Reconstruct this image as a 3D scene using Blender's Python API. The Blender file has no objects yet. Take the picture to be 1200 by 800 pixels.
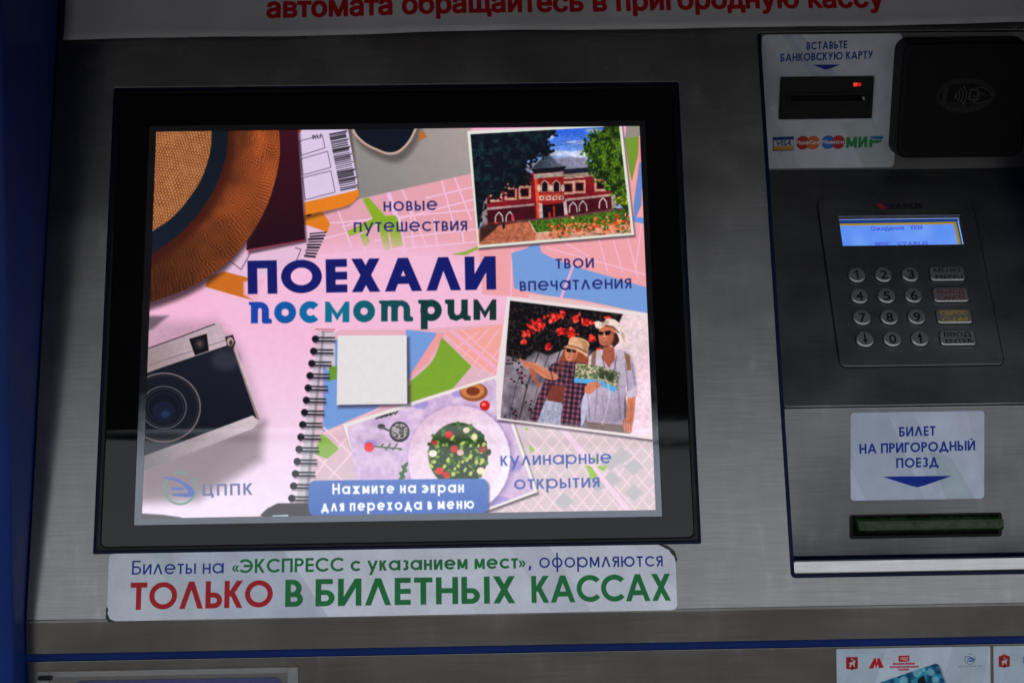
import bpy, bmesh, math, random
import numpy as np
from mathutils import Vector, Matrix
from mathutils.geometry import tessellate_polygon
random.seed(4); rng = np.random.default_rng(7)
SC = bpy.context.scene
COL = SC.collection
PI = math.pi
# ------------------------------------------------------------------ camera
cam = bpy.data.cameras.new('camera'); cam.sensor_width = 36; cam.lens = 59.65
cam.clip_start = 0.05; cam.clip_end = 6000
cam.dof.use_dof = False
co = bpy.data.objects.new('camera', cam); COL.objects.link(co); SC.camera = co
co.location = (0.0494, -1.14726, -0.00068)
co.rotation_euler = (math.radians(89.1035), math.radians(0.8048), math.radians(-1.3095))
# ------------------------------------------------------------------ sky and sun
SUN_EL, SUN_AZ = math.radians(38), math.radians(150)      # sun high behind the machine: its front stands in shade
w = bpy.data.worlds.new('World'); SC.world = w; w.use_nodes = True
nt = w.node_tree; bg = nt.nodes['Background']
sky = nt.nodes.new('ShaderNodeTexSky'); sky.sky_type = 'NISHITA'; sky.sun_disc = False
sky.sun_elevation = SUN_EL; sky.sun_rotation = math.radians(-55)
sky.air_density = 1.0; sky.dust_density = 5.0; sky.ozone_density = 1.0
hs = nt.nodes.new('ShaderNodeHueSaturation'); hs.inputs['Saturation'].default_value = .25; nt.links.new(sky.outputs[0], hs.inputs['Color']); nt.links.new(hs.outputs[0], bg.inputs[0]); bg.inputs[1].default_value = 0.15
sl = bpy.data.lights.new('sun', 'SUN'); sl.energy = 1.5; sl.angle = math.radians(10); sl.color = (1, .96, .9)
so = bpy.data.objects.new('sun', sl); COL.objects.link(so); so.location = (0.6, 1, 4)
sdir = Vector((math.sin(math.radians(-55)) * math.cos(SUN_EL), math.cos(math.radians(-55)) * math.cos(SUN_EL), math.sin(SUN_EL)))
so.rotation_euler = sdir.to_track_quat('Z', 'Y').to_euler()
vs = SC.view_settings; vs.view_transform = 'Standard'; vs.look = 'None'; vs.exposure = 1.72; EX = 2 ** -1.72; vs.gamma = 1
SC.render.engine = 'CYCLES'
try: SC.cycles.use_denoising = True
except Exception: pass

# ------------------------------------------------------------------ 2-D print studio (numpy)
def noise2(h, w_, cell, seed):
    r = np.random.default_rng(seed)
    gh, gw = int(h / cell) + 3, int(w_ / cell) + 3
    g = r.random((gh, gw))
    y = np.arange(h) / cell; x = np.arange(w_) / cell
    yi, xi = y.astype(int), x.astype(int); fy, fx = y - yi, x - xi
    fy = fy * fy * (3 - 2 * fy); fx = fx * fx * (3 - 2 * fx)
    a = g[yi][:, xi]; b = g[yi][:, xi + 1]; c = g[yi + 1][:, xi]; d = g[yi + 1][:, xi + 1]
    FX = fx[None, :]; FY = fy[:, None]
    return (a * (1 - FX) + b * FX) * (1 - FY) + (c * (1 - FX) + d * FX) * FY

def loops_to_edges(loops):
    E = []
    for L in loops:
        for i in range(len(L)):
            a = L[i]; b = L[(i + 1) % len(L)]; E.append((a[0], a[1], b[0], b[1]))
    return np.array(E, float)

class Canvas:
    def __init__(s, W, H, color, mp=None):
        s.W, s.H = W, H; s.a = np.empty((H, W, 3)); s.a[:] = color; s.mp = mp or (lambda x, y: (x, y)); s.clip = None
        s.ink = None
    def pts(s, P): return [s.mp(*p) for p in P]
    def _apply(s, x0, x1, y0, y1, cov, color, alpha):
        cov = cov * alpha
        if s.clip is not None: cov = cov * s.clip[y0:y1, x0:x1]
        if callable(color):
            X, Y = np.meshgrid(np.arange(x0, x1) + .5, np.arange(y0, y1) + .5); c = color(X, Y)
        else: c = np.array(color, float)
        A = s.a[y0:y1, x0:x1]; A += (c - A) * cov[..., None]
        if s.ink is not None: s.ink[y0:y1, x0:x1] = np.maximum(s.ink[y0:y1, x0:x1], cov)
    def edges(s, E, color, soft=1., alpha=1., grow=0., mask=False):
        m = soft + abs(grow) + 1
        bx0, bx1 = min(E[:, 0].min(), E[:, 2].min()) - m, max(E[:, 0].max(), E[:, 2].max()) + m
        by0, by1 = min(E[:, 1].min(), E[:, 3].min()) - m, max(E[:, 1].max(), E[:, 3].max()) + m
        X0, X1 = max(0, int(bx0)), min(s.W, int(bx1) + 1); Y0, Y1 = max(0, int(by0)), min(s.H, int(by1) + 1)
        if X1 <= X0 or Y1 <= Y0: return np.zeros((s.H, s.W)) if mask else None
        M = np.zeros((s.H, s.W)) if mask else None
        step = 96 if len(E) > 12 else 4000
        for x0 in range(X0, X1, step):
            x1 = min(X1, x0 + step)
            lo = np.minimum(E[:, 0], E[:, 2]); hi = np.maximum(E[:, 0], E[:, 2])
            e = E[(hi >= x0 - m) & (lo <= x1 + m)]
            if not len(e): continue
            y0 = max(Y0, int(min(e[:, 1].min(), e[:, 3].min()) - m)); y1 = min(Y1, int(max(e[:, 1].max(), e[:, 3].max()) + m) + 1)
            if y1 <= y0: continue
            xs = np.arange(x0, x1) + .5; ys = np.arange(y0, y1) + .5
            D = np.full((y1 - y0, x1 - x0), 1e9); ins = np.zeros(D.shape, bool)
            for ax, ay, bx_, by_ in e:
                dx, dy = bx_ - ax, by_ - ay; L = dx * dx + dy * dy
                if L < 1e-12: continue
                PX = xs[None, :] - ax; PY = ys[:, None] - ay
                t = np.clip((PX * dx + PY * dy) / L, 0, 1)
                np.minimum(D, (PX - t * dx) ** 2 + (PY - t * dy) ** 2, out=D)
                if ax != bx_:
                    c = (xs >= min(ax, bx_)) & (xs < max(ax, bx_))
                    if c.any():
                        yy = ay + (xs - ax) / dx * dy
                        ins ^= c[None, :] & (ys[:, None] > yy[None, :])
            sd = np.sqrt(D); sd[ins] *= -1
            cov = np.clip(.5 - (sd - grow) / soft, 0, 1)
            if soft > 3: cov = cov * cov * (3 - 2 * cov)
            if mask: M[y0:y1, x0:x1] = cov
            else: s._apply(x0, x1, y0, y1, cov, color, alpha)
        return M
    def poly(s, P, color, **k): return s.edges(loops_to_edges([s.pts(P)]), color, **k)
    def loops(s, LL, color, **k): return s.edges(loops_to_edges([s.pts(P) for P in LL]), color, **k)
    def ell(s, cx, cy, rx, ry, color, rot=0, n=36, **k):
        c, q = math.cos(rot), math.sin(rot)
        return s.poly([(cx + rx * math.cos(t) * c - ry * math.sin(t) * q, cy + rx * math.cos(t) * q + ry * math.sin(t) * c) for t in np.arange(n) * 2 * PI / n], color, **k)
    def line(s, P, wd, color, **k):
        for (ax, ay), (bx_, by_) in zip(P[:-1], P[1:]):
            dx, dy = bx_ - ax, by_ - ay; L = math.hypot(dx, dy) or 1; nx, ny = -dy / L * wd / 2, dx / L * wd / 2
            s.poly([(ax + nx, ay + ny), (bx_ + nx, by_ + ny), (bx_ - nx, by_ - ny), (ax - nx, ay - ny)], color, **k)
    def setclip(s, P): s.clip = s.poly(P, None, mask=True) if P else None
    def image(s, name, alpha=None):
        im = bpy.data.images.new(name, s.W, s.H, alpha=True)
        o = np.ones((s.H, s.W, 4), np.float32); o[..., :3] = np.clip(s.a, 0, 255) / 255
        if alpha is not None: o[..., 3] = alpha; im.alpha_mode = 'CHANNEL_PACKED'
        im.pixels.foreach_set(np.flipud(o).ravel().astype(np.float32)); im.update(); im.pack(); return im

def spline(P, n=8):
    out = []
    for i in range(len(P) - 1):
        p0 = P[max(i - 1, 0)]; p1 = P[i]; p2 = P[i + 1]; p3 = P[min(i + 2, len(P) - 1)]
        for k in range(n):
            t = k / n
            out.append(tuple(.5 * ((2 * p1[j]) + (-p0[j] + p2[j]) * t + (2 * p0[j] - 5 * p1[j] + 4 * p2[j] - p3[j]) * t * t + (-p0[j] + 3 * p1[j] - 3 * p2[j] + p3[j]) * t ** 3) for j in (0, 1)))
    out.append(tuple(P[-1])); return out

# ---- a geometric letter set: every glyph is a list of shapes, y up, capitals 1 high
def glyph(ch, w, XH=.74):
    low = ch.islower(); c = ch.upper(); h = XH if low else 1.0
    S = []
    def P(*p): S.append([list(p)])
    def V(x, y0=0, y1=None): y1 = h if y1 is None else y1; P((x, y0), (x + w, y0), (x + w, y1), (x, y1))
    def Hh(x0, x1, y): P((x0, y), (x1, y), (x1, y + w), (x0, y + w))
    def Dg(xa, ya, xb, yb, k=1.0):
        hw = w * k * math.hypot(xb - xa, yb - ya) / abs(yb - ya) / 2; P((xa - hw, ya), (xa + hw, ya), (xb + hw, yb), (xb - hw, yb))
    def A(cx, cy, rx, ry, a0=0, a1=360):
        n = max(8, int(abs(a1 - a0) / 9)); t = [math.radians(a0 + (a1 - a0) * i / n) for i in range(n + 1)]
        o = [(cx + rx * math.cos(q), cy + ry * math.sin(q)) for q in t]; i_ = [(cx + (rx - w) * math.cos(q), cy + (ry - w) * math.sin(q)) for q in t]
        if abs(a1 - a0) >= 360: S.append([o[:-1], i_[:-1]])
        else: S.append([o + i_[::-1]])
    def bowl(x, y, hh, wd):     # D-shaped bowl starting at a stem
        r = (hh) / 2; xr = wd - r
        Hh(x, xr + .002, y); Hh(x, xr + .002, y + hh - w); A(xr, y + r, r, r, -90, 90)
    if ch == ' ': return .34, []
    if ch == ',': P((0, -.16), (w * .8, -.16), (w * 1.25, w * 1.1), (w * .2, w * 1.1)); return w * 1.3, S
    if ch in '«»':
        k = 1 if ch == '«' else -1; W = .42
        for x in (0, .2):
            q = lambda X: X if k == 1 else W - X
            P((q(x + .03), .33), (q(x + .17), .56), (q(x + .17 + w * .8), .56), (q(x + .03 + w * .8), .33)); P((q(x + .03), .33), (q(x + .17), .10), (q(x + .17 + w * .8), .10), (q(x + .03 + w * .8), .33))
        return W, S
    if low and c == 'А': r = h / 2; A(r, r, r, r); V(h - w * .85); return h + w * .15, S
    if low and c == 'Е': r = h / 2; A(r, r, r, r, 0, 318); Hh(w * .5, h - w * .3, r - w / 2); return h, S
    if low and c == 'Р': r = h / 2; A(r, r, r, r); V(-w * .05, -.3, h); return h, S
    if low and c == 'У': Dg(w * .5, h, h * .47, .04); Dg(h * .92 - w * .5, h, h * .28, -.30); return h * .9, S
    if low and c == 'Ф': r = h / 2; A(r, r, r, r); V(r - w / 2, -.3, 1.05); return h, S
    if low and c == 'Б': pass
    if c == 'П': W = .72 * h; V(0); V(W - w); Hh(0, W, h - w)
    elif c == 'О': W = h * 1.0; A(W / 2, h / 2, W / 2, h / 2)
    elif c == 'С': W = h * .86; A(h / 2, h / 2, h / 2, h / 2, 42, 318)
    elif c == 'Э': W = h * .86; A(W - h / 2, h / 2, h / 2, h / 2, -140, 140); Hh(h * .25, W - w * .5, h / 2 - w / 2)
    elif c == 'Е': W = .52 * h; V(0); [Hh(0, W, y) for y in (0, (h - w) / 2, h - w)]
    elif c == 'Х': W = .72 * h; Dg(w * .6, 0, W - w * .6, h); Dg(W - w * .6, 0, w * .6, h)
    elif c == 'А': W = .92 * h; Dg(w * .55, 0, W / 2, h); Dg(W - w * .55, 0, W / 2, h); Hh(W * .25, W * .75, h * .22)
    elif c == 'Л': W = .86 * h; Dg(w * .55, 0, W / 2, h); Dg(W - w * .55, 0, W / 2, h)
    elif c == 'Д':
        W = .95 * h; f = -.16; Dg(w * .5 + .12 * h, w * .5, W / 2, h); Dg(W - w * .5 - .12 * h, w * .5, W / 2, h); Hh(0, W, 0); V(0, f, w); V(W - w, f, w)
    elif c in 'ИЙ':
        W = .76 * h; V(0); V(W - w); Dg(w * .6, 0, W - w * .6, h)
        if c == 'Й': A(W / 2, h + .22, .17, .17, -160, -20)
    elif c == 'К': W = .66 * h; V(0); Dg(w * .9, h * .42, W - w * .6, h); Dg(W - w * .6, 0, w * 1.0 + .08 * h, h * .58)
    elif c == 'Н': W = .72 * h; V(0); V(W - w); Hh(0, W, h / 2 - w / 2)
    elif c == 'Т': W = .6 * h; V(W / 2 - w / 2); Hh(0, W, h - w)
    elif c == 'Г': W = .5 * h; V(0); Hh(0, W, h - w)
    elif c == 'Б': W = .62 * h; V(0); Hh(0, W * .9, h - w); bowl(0, 0, h * .6, W)
    elif c == 'В': W = .6 * h; V(0); bowl(0, 0, h * .54, W); bowl(0, h * .54 - w, h - h * .54 + w, W * .92)
    elif c == 'Р': W = .6 * h; V(0); bowl(0, h * .42, h * .58, W)
    elif c == 'Ь': W = .6 * h; V(0); bowl(0, 0, h * .58, W)
    elif c == 'Ы': W = .92 * h; V(0); bowl(0, 0, h * .58, .6 * h); V(W - w)
    elif c == 'Я': 
        W = .62 * h; V(W - w); b = h * .56; r = b / 2; Hh(r, W, h - b); Hh(r, W, h - w); A(r, h - r, r, r, 90, 270); Dg(w * .6, 0, W * .62, h - b + w)
    elif c == 'Ю': W = 1.28 * h; V(0); Hh(0, W - h + w, h / 2 - w / 2); A(W - h / 2, h / 2, h / 2, h / 2)
    elif c == 'У': W = .74 * h; Dg(w * .55, h, W * .5, h * .34); Dg(W - w * .55, h, W * .3, 0)
    elif c == 'М': W = .9 * h; V(0); V(W - w); Dg(W / 2, h * .12, w * .6, h); Dg(W / 2, h * .12, W - w * .6, h)
    elif c == 'Ж': W = 1.0 * h; V(W / 2 - w / 2); Dg(w * .6, 0, W - w * .6, h); Dg(W - w * .6, 0, w * .6, h)
    elif c == 'З': W = .56 * h; r = h * .27; A(W - r, r, r, r, -150, 90); A(W - r, h - r, r, r, -90, 150)
    elif c == 'Ц': W = .8 * h; V(0); V(W - w * 1.6); Hh(0, W, 0); V(W - w, -.18, w)
    elif c == 'Ш': W = 1.0 * h; V(0); V(W / 2 - w / 2); V(W - w); Hh(0, W, 0)
    elif c == 'Ч': W = .66 * h; V(W - w); V(0, h * .6, h); A(W * .5, h * .62, W * .5, h * .24, 180, 360)
    elif c == '1': W = .3; V(W - w)
    else: W = .5 * h; V(0)
    return W, S

def geo_text(cv, text, a, b, cap, w, color, sp=.13, XH=.74, alpha=1., grow=0.):
    """text on a baseline from point a to point b (print units), CAP high; COLOR may be a list of (n letters, colour)"""
    gl = []; x = 0
    for ch in text:
        W, S = glyph(ch, w, XH); gl.append((x, S)); x += W + (sp if ch != ' ' else 0)
    x -= sp
    ax = np.array(a, float); bx_ = np.array(b, float); d = (bx_ - ax); L = np.linalg.norm(d); d /= L; up = np.array([d[1], -d[0]])
    cols = []
    if isinstance(color, list):
        for n, c in color: cols += [c] * n
    else: cols = [color] * len(text)
    for (gx, S), c in zip(gl, cols):
        if not S: continue
        allE = []
        M = None
        for shape in S:
            LL = [[tuple(ax + d * ((gx + p[0]) * L / x) + up * (p[1] * cap)) for p in lp] for lp in shape]
            E = loops_to_edges([cv.pts(q) for q in LL]); allE.append(E)
        AA = np.concatenate(allE); m = 3 + abs(grow)
        x0 = max(0, int(AA[:, [0, 2]].min() - m)); x1 = min(cv.W, int(AA[:, [0, 2]].max() + m)); y0 = max(0, int(AA[:, [1, 3]].min() - m)); y1 = min(cv.H, int(AA[:, [1, 3]].max() + m))
        if x1 <= x0 or y1 <= y0: continue
        sub = Canvas(x1 - x0, y1 - y0, 0); cov = np.zeros((y1 - y0, x1 - x0))
        for E in allE: cov = np.maximum(cov, sub.edges(E - np.array([x0, y0, x0, y0]), None, mask=True, grow=grow))
        cv._apply(x0, x1, y0, y1, cov, c, alpha)

_fc = {}
def font_edges(text):
    if text in _fc: return _fc[text]
    cu = bpy.data.curves.new('t', 'FONT'); cu.body = text; cu.size = 1; cu.resolution_u = 5; cu.fill_mode = 'NONE'
    o = bpy.data.objects.new('t', cu); COL.objects.link(o); bpy.context.view_layer.update()
    me = o.evaluated_get(bpy.context.evaluated_depsgraph_get()).to_mesh()
    V = me.vertices; E = np.array([(V[a].co.x, V[a].co.y, V[b].co.x, V[b].co.y) for a, b in (e.vertices for e in me.edges)])
    bpy.data.objects.remove(o); bpy.data.curves.remove(cu)
    E[:, [0, 2]] -= E[:, [0, 2]].min(); E[:, [0, 2]] /= E[:, [0, 2]].max()
    E[:, [1, 3]] /= .727          # capitals 1 high
    _fc[text] = E; return E
def font_text(cv, text, a, b, cap, color, bold=0., slant=0., alpha=1.):
    E = font_edges(text).copy(); ax = np.array(a, float); d = np.array(b, float) - ax; L = np.linalg.norm(d); d /= L; up = np.array([d[1], -d[0]])
    out = []
    for x0, y0, x1, y1 in E:
        p = ax + d * (x0 * L + slant * y0 * cap) + up * y0 * cap; q = ax + d * (x1 * L + slant * y1 * cap) + up * y1 * cap
        out.append((*cv.mp(*p), *cv.mp(*q)))
    cv.edges(np.array(out), color, grow=bold, alpha=alpha)
# ------------------------------------------------------------------ the picture on the touch screen
def homog(src, dst):
    A = []; B = []
    for (x, y), (u, v) in zip(src, dst):
        A.append([x, y, 1, 0, 0, 0, -u * x, -u * y]); B.append(u); A.append([0, 0, 0, x, y, 1, -v * x, -v * y]); B.append(v)
    h = np.append(np.linalg.solve(np.array(A, float), np.array(B, float)), 1)
    return lambda x, y: ((h[0] * x + h[1] * y + h[2]) / (h[6] * x + h[7] * y + 1), (h[3] * x + h[4] * y + h[5]) / (h[6] * x + h[7] * y + 1))

def paint_screen():
    W, H = 1500, 1200
    S = homog([(182.5, 154.4), (750, 147), (767.8, 597), (166.8, 606)], [(0, 0), (W, 0), (W, H), (0, H)])
    c = Canvas(W, H, (234, 186, 212), S)
    n1 = noise2(H, W, 5, 1); n2 = noise2(H, W, 14, 2); n3 = noise2(H, W, 40, 3); n0 = noise2(H, W, 2.6, 4)
    def N(a, X, Y): return a[np.clip(Y.astype(int), 0, H - 1), np.clip(X.astype(int), 0, W - 1)]
    def mix(a, b, t): return np.array(a, float) * (1 - t[..., None]) + np.array(b, float) * t[..., None]
    def speck(a, b, lo=.4, hi=.6, f=n1): return lambda X, Y: mix(a, b, np.clip((N(f, X, Y) * .6 + N(n0, X, Y) * .4 - lo) / (hi - lo), 0, 1))
    def grad(a, b, p, q):
        (x0, y0), (x1, y1) = S(*p), S(*q); dx, dy = x1 - x0, y1 - y0; L = dx * dx + dy * dy
        return lambda X, Y: mix(a, b, np.clip(((X - x0) * dx + (Y - y0) * dy) / L, 0, 1))
    # whole ground goes from pink (top) to pale lilac (bottom)
    c.poly([(100, 100), (800, 100), (800, 650), (100, 650)], grad((240, 178, 208), (238, 224, 242), (470, 330), (450, 600)))
    # --- map sheets
    mp1 = [(352, 262), (420, 233), (550, 203), (770, 175), (775, 360), (560, 480), (540, 400), (352, 300)]
    c.poly(mp1, grad((220, 165, 178), (236, 168, 168), (430, 240), (740, 300)))
    st = (240, 196, 224)
    for P in ([(365, 283), (560, 232)], [(380, 262), (560, 245)], [(372, 300), (560, 283)], [(470, 220), (500, 290)], [(452, 223), (470, 262)], [(517, 211), (531, 262)], [(532, 207), (552, 258)],
              [(395, 245), (412, 292)], [(437, 282), (560, 268)], [(498, 232), (557, 218)], [(480, 245), (484, 292)], [(508, 255), (512, 290)], [(540, 262), (543, 284)], [(400, 266), (440, 254)], [(420, 262), (428, 296)]):
        c.line(P, 1.6, st)
    c.line([(454, 224), (466, 262), (474, 298)], 5, (233, 192, 226))
    g = (138, 170, 52)
    c.poly([(424, 233), (431, 231), (451, 253), (463, 252), (466, 258), (441, 262), (428, 270), (409, 277), (406, 271), (436, 256)], g)
    c.poly([(421, 275), (429, 272), (433, 284), (426, 289)], g); c.poly([(442, 262), (452, 260), (457, 291), (450, 295)], g); c.poly([(454, 260), (466, 258), (472, 288), (459, 291)], g)
    # pink glow behind the title
    c.ell(440, 345, 190, 62, (238, 190, 216), soft=120, alpha=.95)
    # right hand map
    c.poly([(560, 285), (742, 262), (775, 262), (775, 350), (640, 350), (565, 345)], (232, 166, 172), soft=2)
    for P in ([(640, 290), (770, 325)], [(700, 272), (712, 318)], [(716, 270), (730, 320)], [(733, 268), (748, 326)], [(660, 283), (690, 300)], [(752, 262), (745, 318)], [(600, 292), (598, 350)]): c.line(P, 1.3, (240, 190, 215))
    blue = (124, 158, 212)
    c.poly(spline([(599, 296), (616, 291), (622, 287), (632, 287), (637, 297), (671, 311), (715, 324), (770, 340)]) + [(770, 370), (685, 352), (639, 346), (602, 338)], blue)
    c.line([(672, 310), (656, 352)], 3, (232, 176, 205))
    c.poly([(620, 345), (640, 346), (766, 368), (770, 420), (600, 420)], (228, 190, 190))
    c.poly([(732, 160), (749, 157), (751, 170), (741, 212), (738, 200)], (120, 150, 60)); c.poly([(749, 160), (752, 160), (753, 215), (745, 262), (741, 250), (748, 195)], (228, 150, 160)); c.poly([(750, 190), (754, 190), (752, 240), (744, 258), (743, 240)], (110, 140, 200))
    c.poly([(740, 253), (756, 255), (756, 262), (741, 259)], (110, 150, 215)); c.poly(spline([(528, 298), (545, 294), (560, 288)]) + [(562, 291), (545, 299)], (150, 170, 80))
    # --- lower map between ring binding and photographs
    low = [(377, 395), (400, 386), (475, 386), (585, 380), (600, 440), (620, 500), (775, 520), (775, 610), (352, 610)]
    c.poly(low, grad((226, 176, 190), (206, 198, 204), (500, 400), (560, 580)), soft=3)
    c.poly([(378, 395), (395, 398), (455, 473), (420, 487), (378, 506)], blue)
    c.poly([(373, 388), (392, 388), (392, 440), (380, 430)], (206, 196, 206)); c.poly([(385, 430), (394, 428), (394, 444), (384, 446)], (110, 150, 60))
    c.poly([(475, 386), (512, 390), (505, 411), (480, 443), (474, 448)], blue)
    c.poly([(526, 388), (588, 380), (590, 442), (553, 428), (520, 392)], (234, 168, 162)); c.poly([(512, 390), (522, 390), (500, 425), (477, 444), (482, 436)], (232, 160, 165))
    for P in ([(520, 392), (590, 452)], [(540, 386), (592, 432)], [(585, 385), (552, 430)], [(572, 385), (540, 420)], [(562, 388), (533, 408)], [(592, 400), (560, 440)], [(596, 415), (568, 447)]): c.line(P, 1.4, (240, 188, 205))
    c.line([(527, 386), (596, 444)], 4.5, (236, 178, 200))
    c.poly(spline([(517, 395), (505, 424), (477, 449)]) + [(477, 472), (530, 455), (552, 429)], (128, 164, 58))
    c.poly([(377, 507), (397, 525), (383, 537), (367, 531)], (140, 175, 80))
    for P in ([(378, 500), (425, 545)], [(367, 531), (420, 580)], [(383, 537), (355, 575)], [(425, 515), (385, 560)], [(412, 505), (396, 524)], [(410, 530), (440, 575)]): c.line(P, 1.6, (240, 215, 226))
    c.line([(480, 448), (440, 480), (400, 500), (378, 508)], 2.2, (238, 190, 205))
    # bottom right map
    bm = [(615, 500), (640, 490), (780, 520), (780, 612), (540, 612), (630, 575)]
    c.poly(bm, (212, 196, 200)); c.setclip(bm)
    for k in range(14): c.line([(560 + k * 17, 612), (660 + k * 17, 490)], 1.5, (240, 212, 222))
    for k in range(-3, 14): c.line([(560 + k * 18, 490), (668 + k * 18, 612)], 1.5, (240, 212, 222))
    for q in ((714, 540), (728, 532), (742, 575), (716, 560), (742, 545), (660, 585), (700, 565)): c.poly([(q[0], q[1] - 8), (q[0] + 12, q[1] + 2), (q[0], q[1] + 12), (q[0] - 11, q[1] + 2)], (190, 186, 190))
    c.line([(655, 498), (742, 606)], 6, (238, 208, 226)); c.line([(640, 505), (690, 490)], 1.5, (240, 212, 222))
    for P in ([(604, 502), (612, 498), (619, 502), (612, 508)], [(614, 526), (620, 521), (626, 527), (619, 532)], [(694, 534), (701, 538), (698, 546), (712, 546), (706, 552), (700, 548)], [(686, 545), (692, 546), (700, 557), (692, 562)]): c.poly(P, (150, 190, 70))
    c.setclip(None)
    # --- grey table top with sunglasses
    c.poly([(340, 140), (552, 140), (552, 203), (420, 233), (400, 236), (345, 200)], grad((168, 158, 155), (140, 136, 134), (540, 150), (430, 230)), soft=2)
    c.poly([(735, 140), (752, 140), (752, 158), (733, 162)], (150, 142, 134))
    c.poly([(470, 140), (552, 140), (552, 153)], (196, 158, 150), soft=14, alpha=.7)
    gl = spline([(411, 140), (413, 155), (425, 168), (440, 176), (455, 181), (468, 178), (480, 166), (488, 150), (489, 140)])
    c.poly([(x + 4, y + 9) for x, y in gl], (88, 82, 80), soft=26, alpha=.8)
    c.poly(gl, (196, 168, 156)); c.poly([(450 + (x - 450) * .93, 140 + (y - 140) * .93) for x, y in gl], (16, 24, 36))
    c.poly([(490, 156), (495, 152), (500, 160), (490, 165)], (176, 110, 60), soft=2)
    # --- boarding passes
    c.poly([(354, 265), (384, 262), (378, 280), (368, 300), (300, 325), (240, 345), (240, 300), (290, 296)], (226, 190, 214))
    c.poly([(244, 325), (262, 318), (300, 328), (296, 352), (240, 336)], (196, 112, 42)); c.poly([(285, 330), (310, 325), (300, 355), (285, 345)], (234, 180, 205), soft=12)
    c.line([(262, 300), (282, 316), (292, 298)], 1, (90, 70, 90)); c.line([(345, 290), (352, 292), (345, 310)], 1, (90, 80, 100))
    c.poly([(357, 236), (372, 240), (386, 262), (383, 272), (354, 262)], (214, 128, 42)); c.ell(361, 250, 3, 4, (40, 24, 20))
    for k in range(9): c.line([(362 - k * .8 + (k % 2), 274 + k * 3.2), (382 - k * 1.6, 272 + k * 3.6)], 1.5 + (k % 3) * .5, (40, 34, 44))
    c.poly([(343, 140), (410, 140), (420, 226), (418, 234), (408, 243), (357, 258)], (50, 36, 30), soft=12, alpha=.5)
    c.poly([(345, 140), (405, 140), (418, 212), (418, 228), (410, 238), (355, 252)], (216, 200, 226))
    c.poly([(356, 237), (420, 222), (420, 229), (412, 238), (400, 243), (356, 252)], (220, 130, 40)); c.poly([(345, 152), (352, 151), (352, 155), (346, 156)], (220, 110, 50))
    for P in ([(350, 165), (377, 158), (380, 173), (352, 182)], [(352, 186), (383, 177), (387, 196), (354, 205)], [(354, 208), (387, 200), (392, 225), (357, 234)]): c.line(P + [P[0]], .7, (70, 60, 80))
    font_text(c, 'RU', (366, 163), (376, 161), 5, (60, 50, 60), bold=.3)
    for k in range(30):
        y = 155 + k * 2.25 + rng.random() * .6; x = 385 + (y - 155) * .2
        c.line([(x, y + 2), (x + 19 + (k % 4 == 0) * 2, y - 2)], .6 + rng.random() * 1.5, (48, 44, 54))
    # --- passport
    c.poly([(300, 140), (350, 140), (359, 284), (290, 298)], (30, 8, 18), soft=10, alpha=.6)
    c.poly([(300, 140), (347, 140), (357, 282), (288, 293)], grad((62, 18, 32), (38, 10, 22), (330, 150), (330, 290)))
    c.line([(357, 281), (289, 293)], 1.2, (150, 60, 70))
    # --- straw hat
    brim = spline([(324, 138), (327, 165), (326, 190), (317, 228), (300, 265), (277, 296), (250, 320), (215, 340), (165, 358)])
    c.poly([(150, 130)] + [(x - 2, y + 9) for x, y in brim] + [(150, 370)], (40, 26, 30), soft=26, alpha=.75)
    def weave(a, b, k1, k2, ang):
        ca, sa = math.cos(ang), math.sin(ang)
        def f(X, Y):
            X = X + N(n3, X, Y) * 10; Y = Y + N(n2, X, Y) * 4
            u = X * ca + Y * sa; v = -X * sa + Y * ca
            row = np.floor(v / k2); t = .5 + .5 * np.sin((u / k1 + .5 * (row % 2)) * 2 * PI); s_ = .5 + .5 * np.cos((v / k2 - .5) * 2 * PI)
            return mix(b, a, np.clip(t * (.35 + .65 * s_) * 1.15 + N(n2, X, Y) * .25 - .1, 0, 1))
        return f
    def polar(a, b, cx, cy, kr, ka):
        x0, y0 = S(cx, cy)
        def f(X, Y):
            X = X + N(n2, X, Y) * 9; Y = Y + N(n3, X, Y) * 22
            r = np.hypot(X - x0, (Y - y0)); th = np.arctan2(Y - y0, X - x0)
            u = r / kr; v = th * 420 / ka
            t = .5 + .5 * np.sin((u + v) * PI) * np.sin((u - v) * PI)
            sh = np.clip((r - 262) / 120, 0, 1) * .6 + .4
            sh = sh * (.72 + .28 * np.cos(th * 2.0 - .4)) * (.85 + .3 * N(n3, X, Y))
            return mix(b, a, np.clip(t * 1.3 - .15, 0, 1)) * sh[..., None]
        return f
    c.poly([(150, 130)] + brim + [(150, 360)], polar((200, 108, 54), (98, 48, 30), 165, 150, 7.2, 8.4))
    band = spline([(266, 138), (266, 165), (262, 190), (252, 218), (236, 244), (212, 272), (170, 304)])
    c.poly([(150, 130)] + [(x + 7, y + 8) for x, y in band] + [(150, 310)], (60, 20, 14), soft=34, alpha=.7)
    c.poly([(150, 130)] + band + [(150, 306)], grad((14, 24, 34), (20, 30, 44), (260, 150), (180, 290)))
    crown = spline([(246, 138), (247, 165), (243, 188), (234, 212), (218, 236), (200, 256), (170, 276)])
    c.poly([(150, 130)] + crown + [(150, 280)], weave((206, 148, 96), (120, 70, 44), 9, 9.5, .16))
    # --- headline
    geo_text(c, 'ПОЕХАЛИ', (290, 344.5), (581, 339), 39, .235, (24, 30, 104), sp=.10)
    cc = [(30, 72, 160), (26, 90, 160), (22, 106, 158), (20, 112, 140), (20, 96, 112), (22, 78, 84), (20, 62, 60), (22, 58, 54), (24, 54, 52)]
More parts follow.
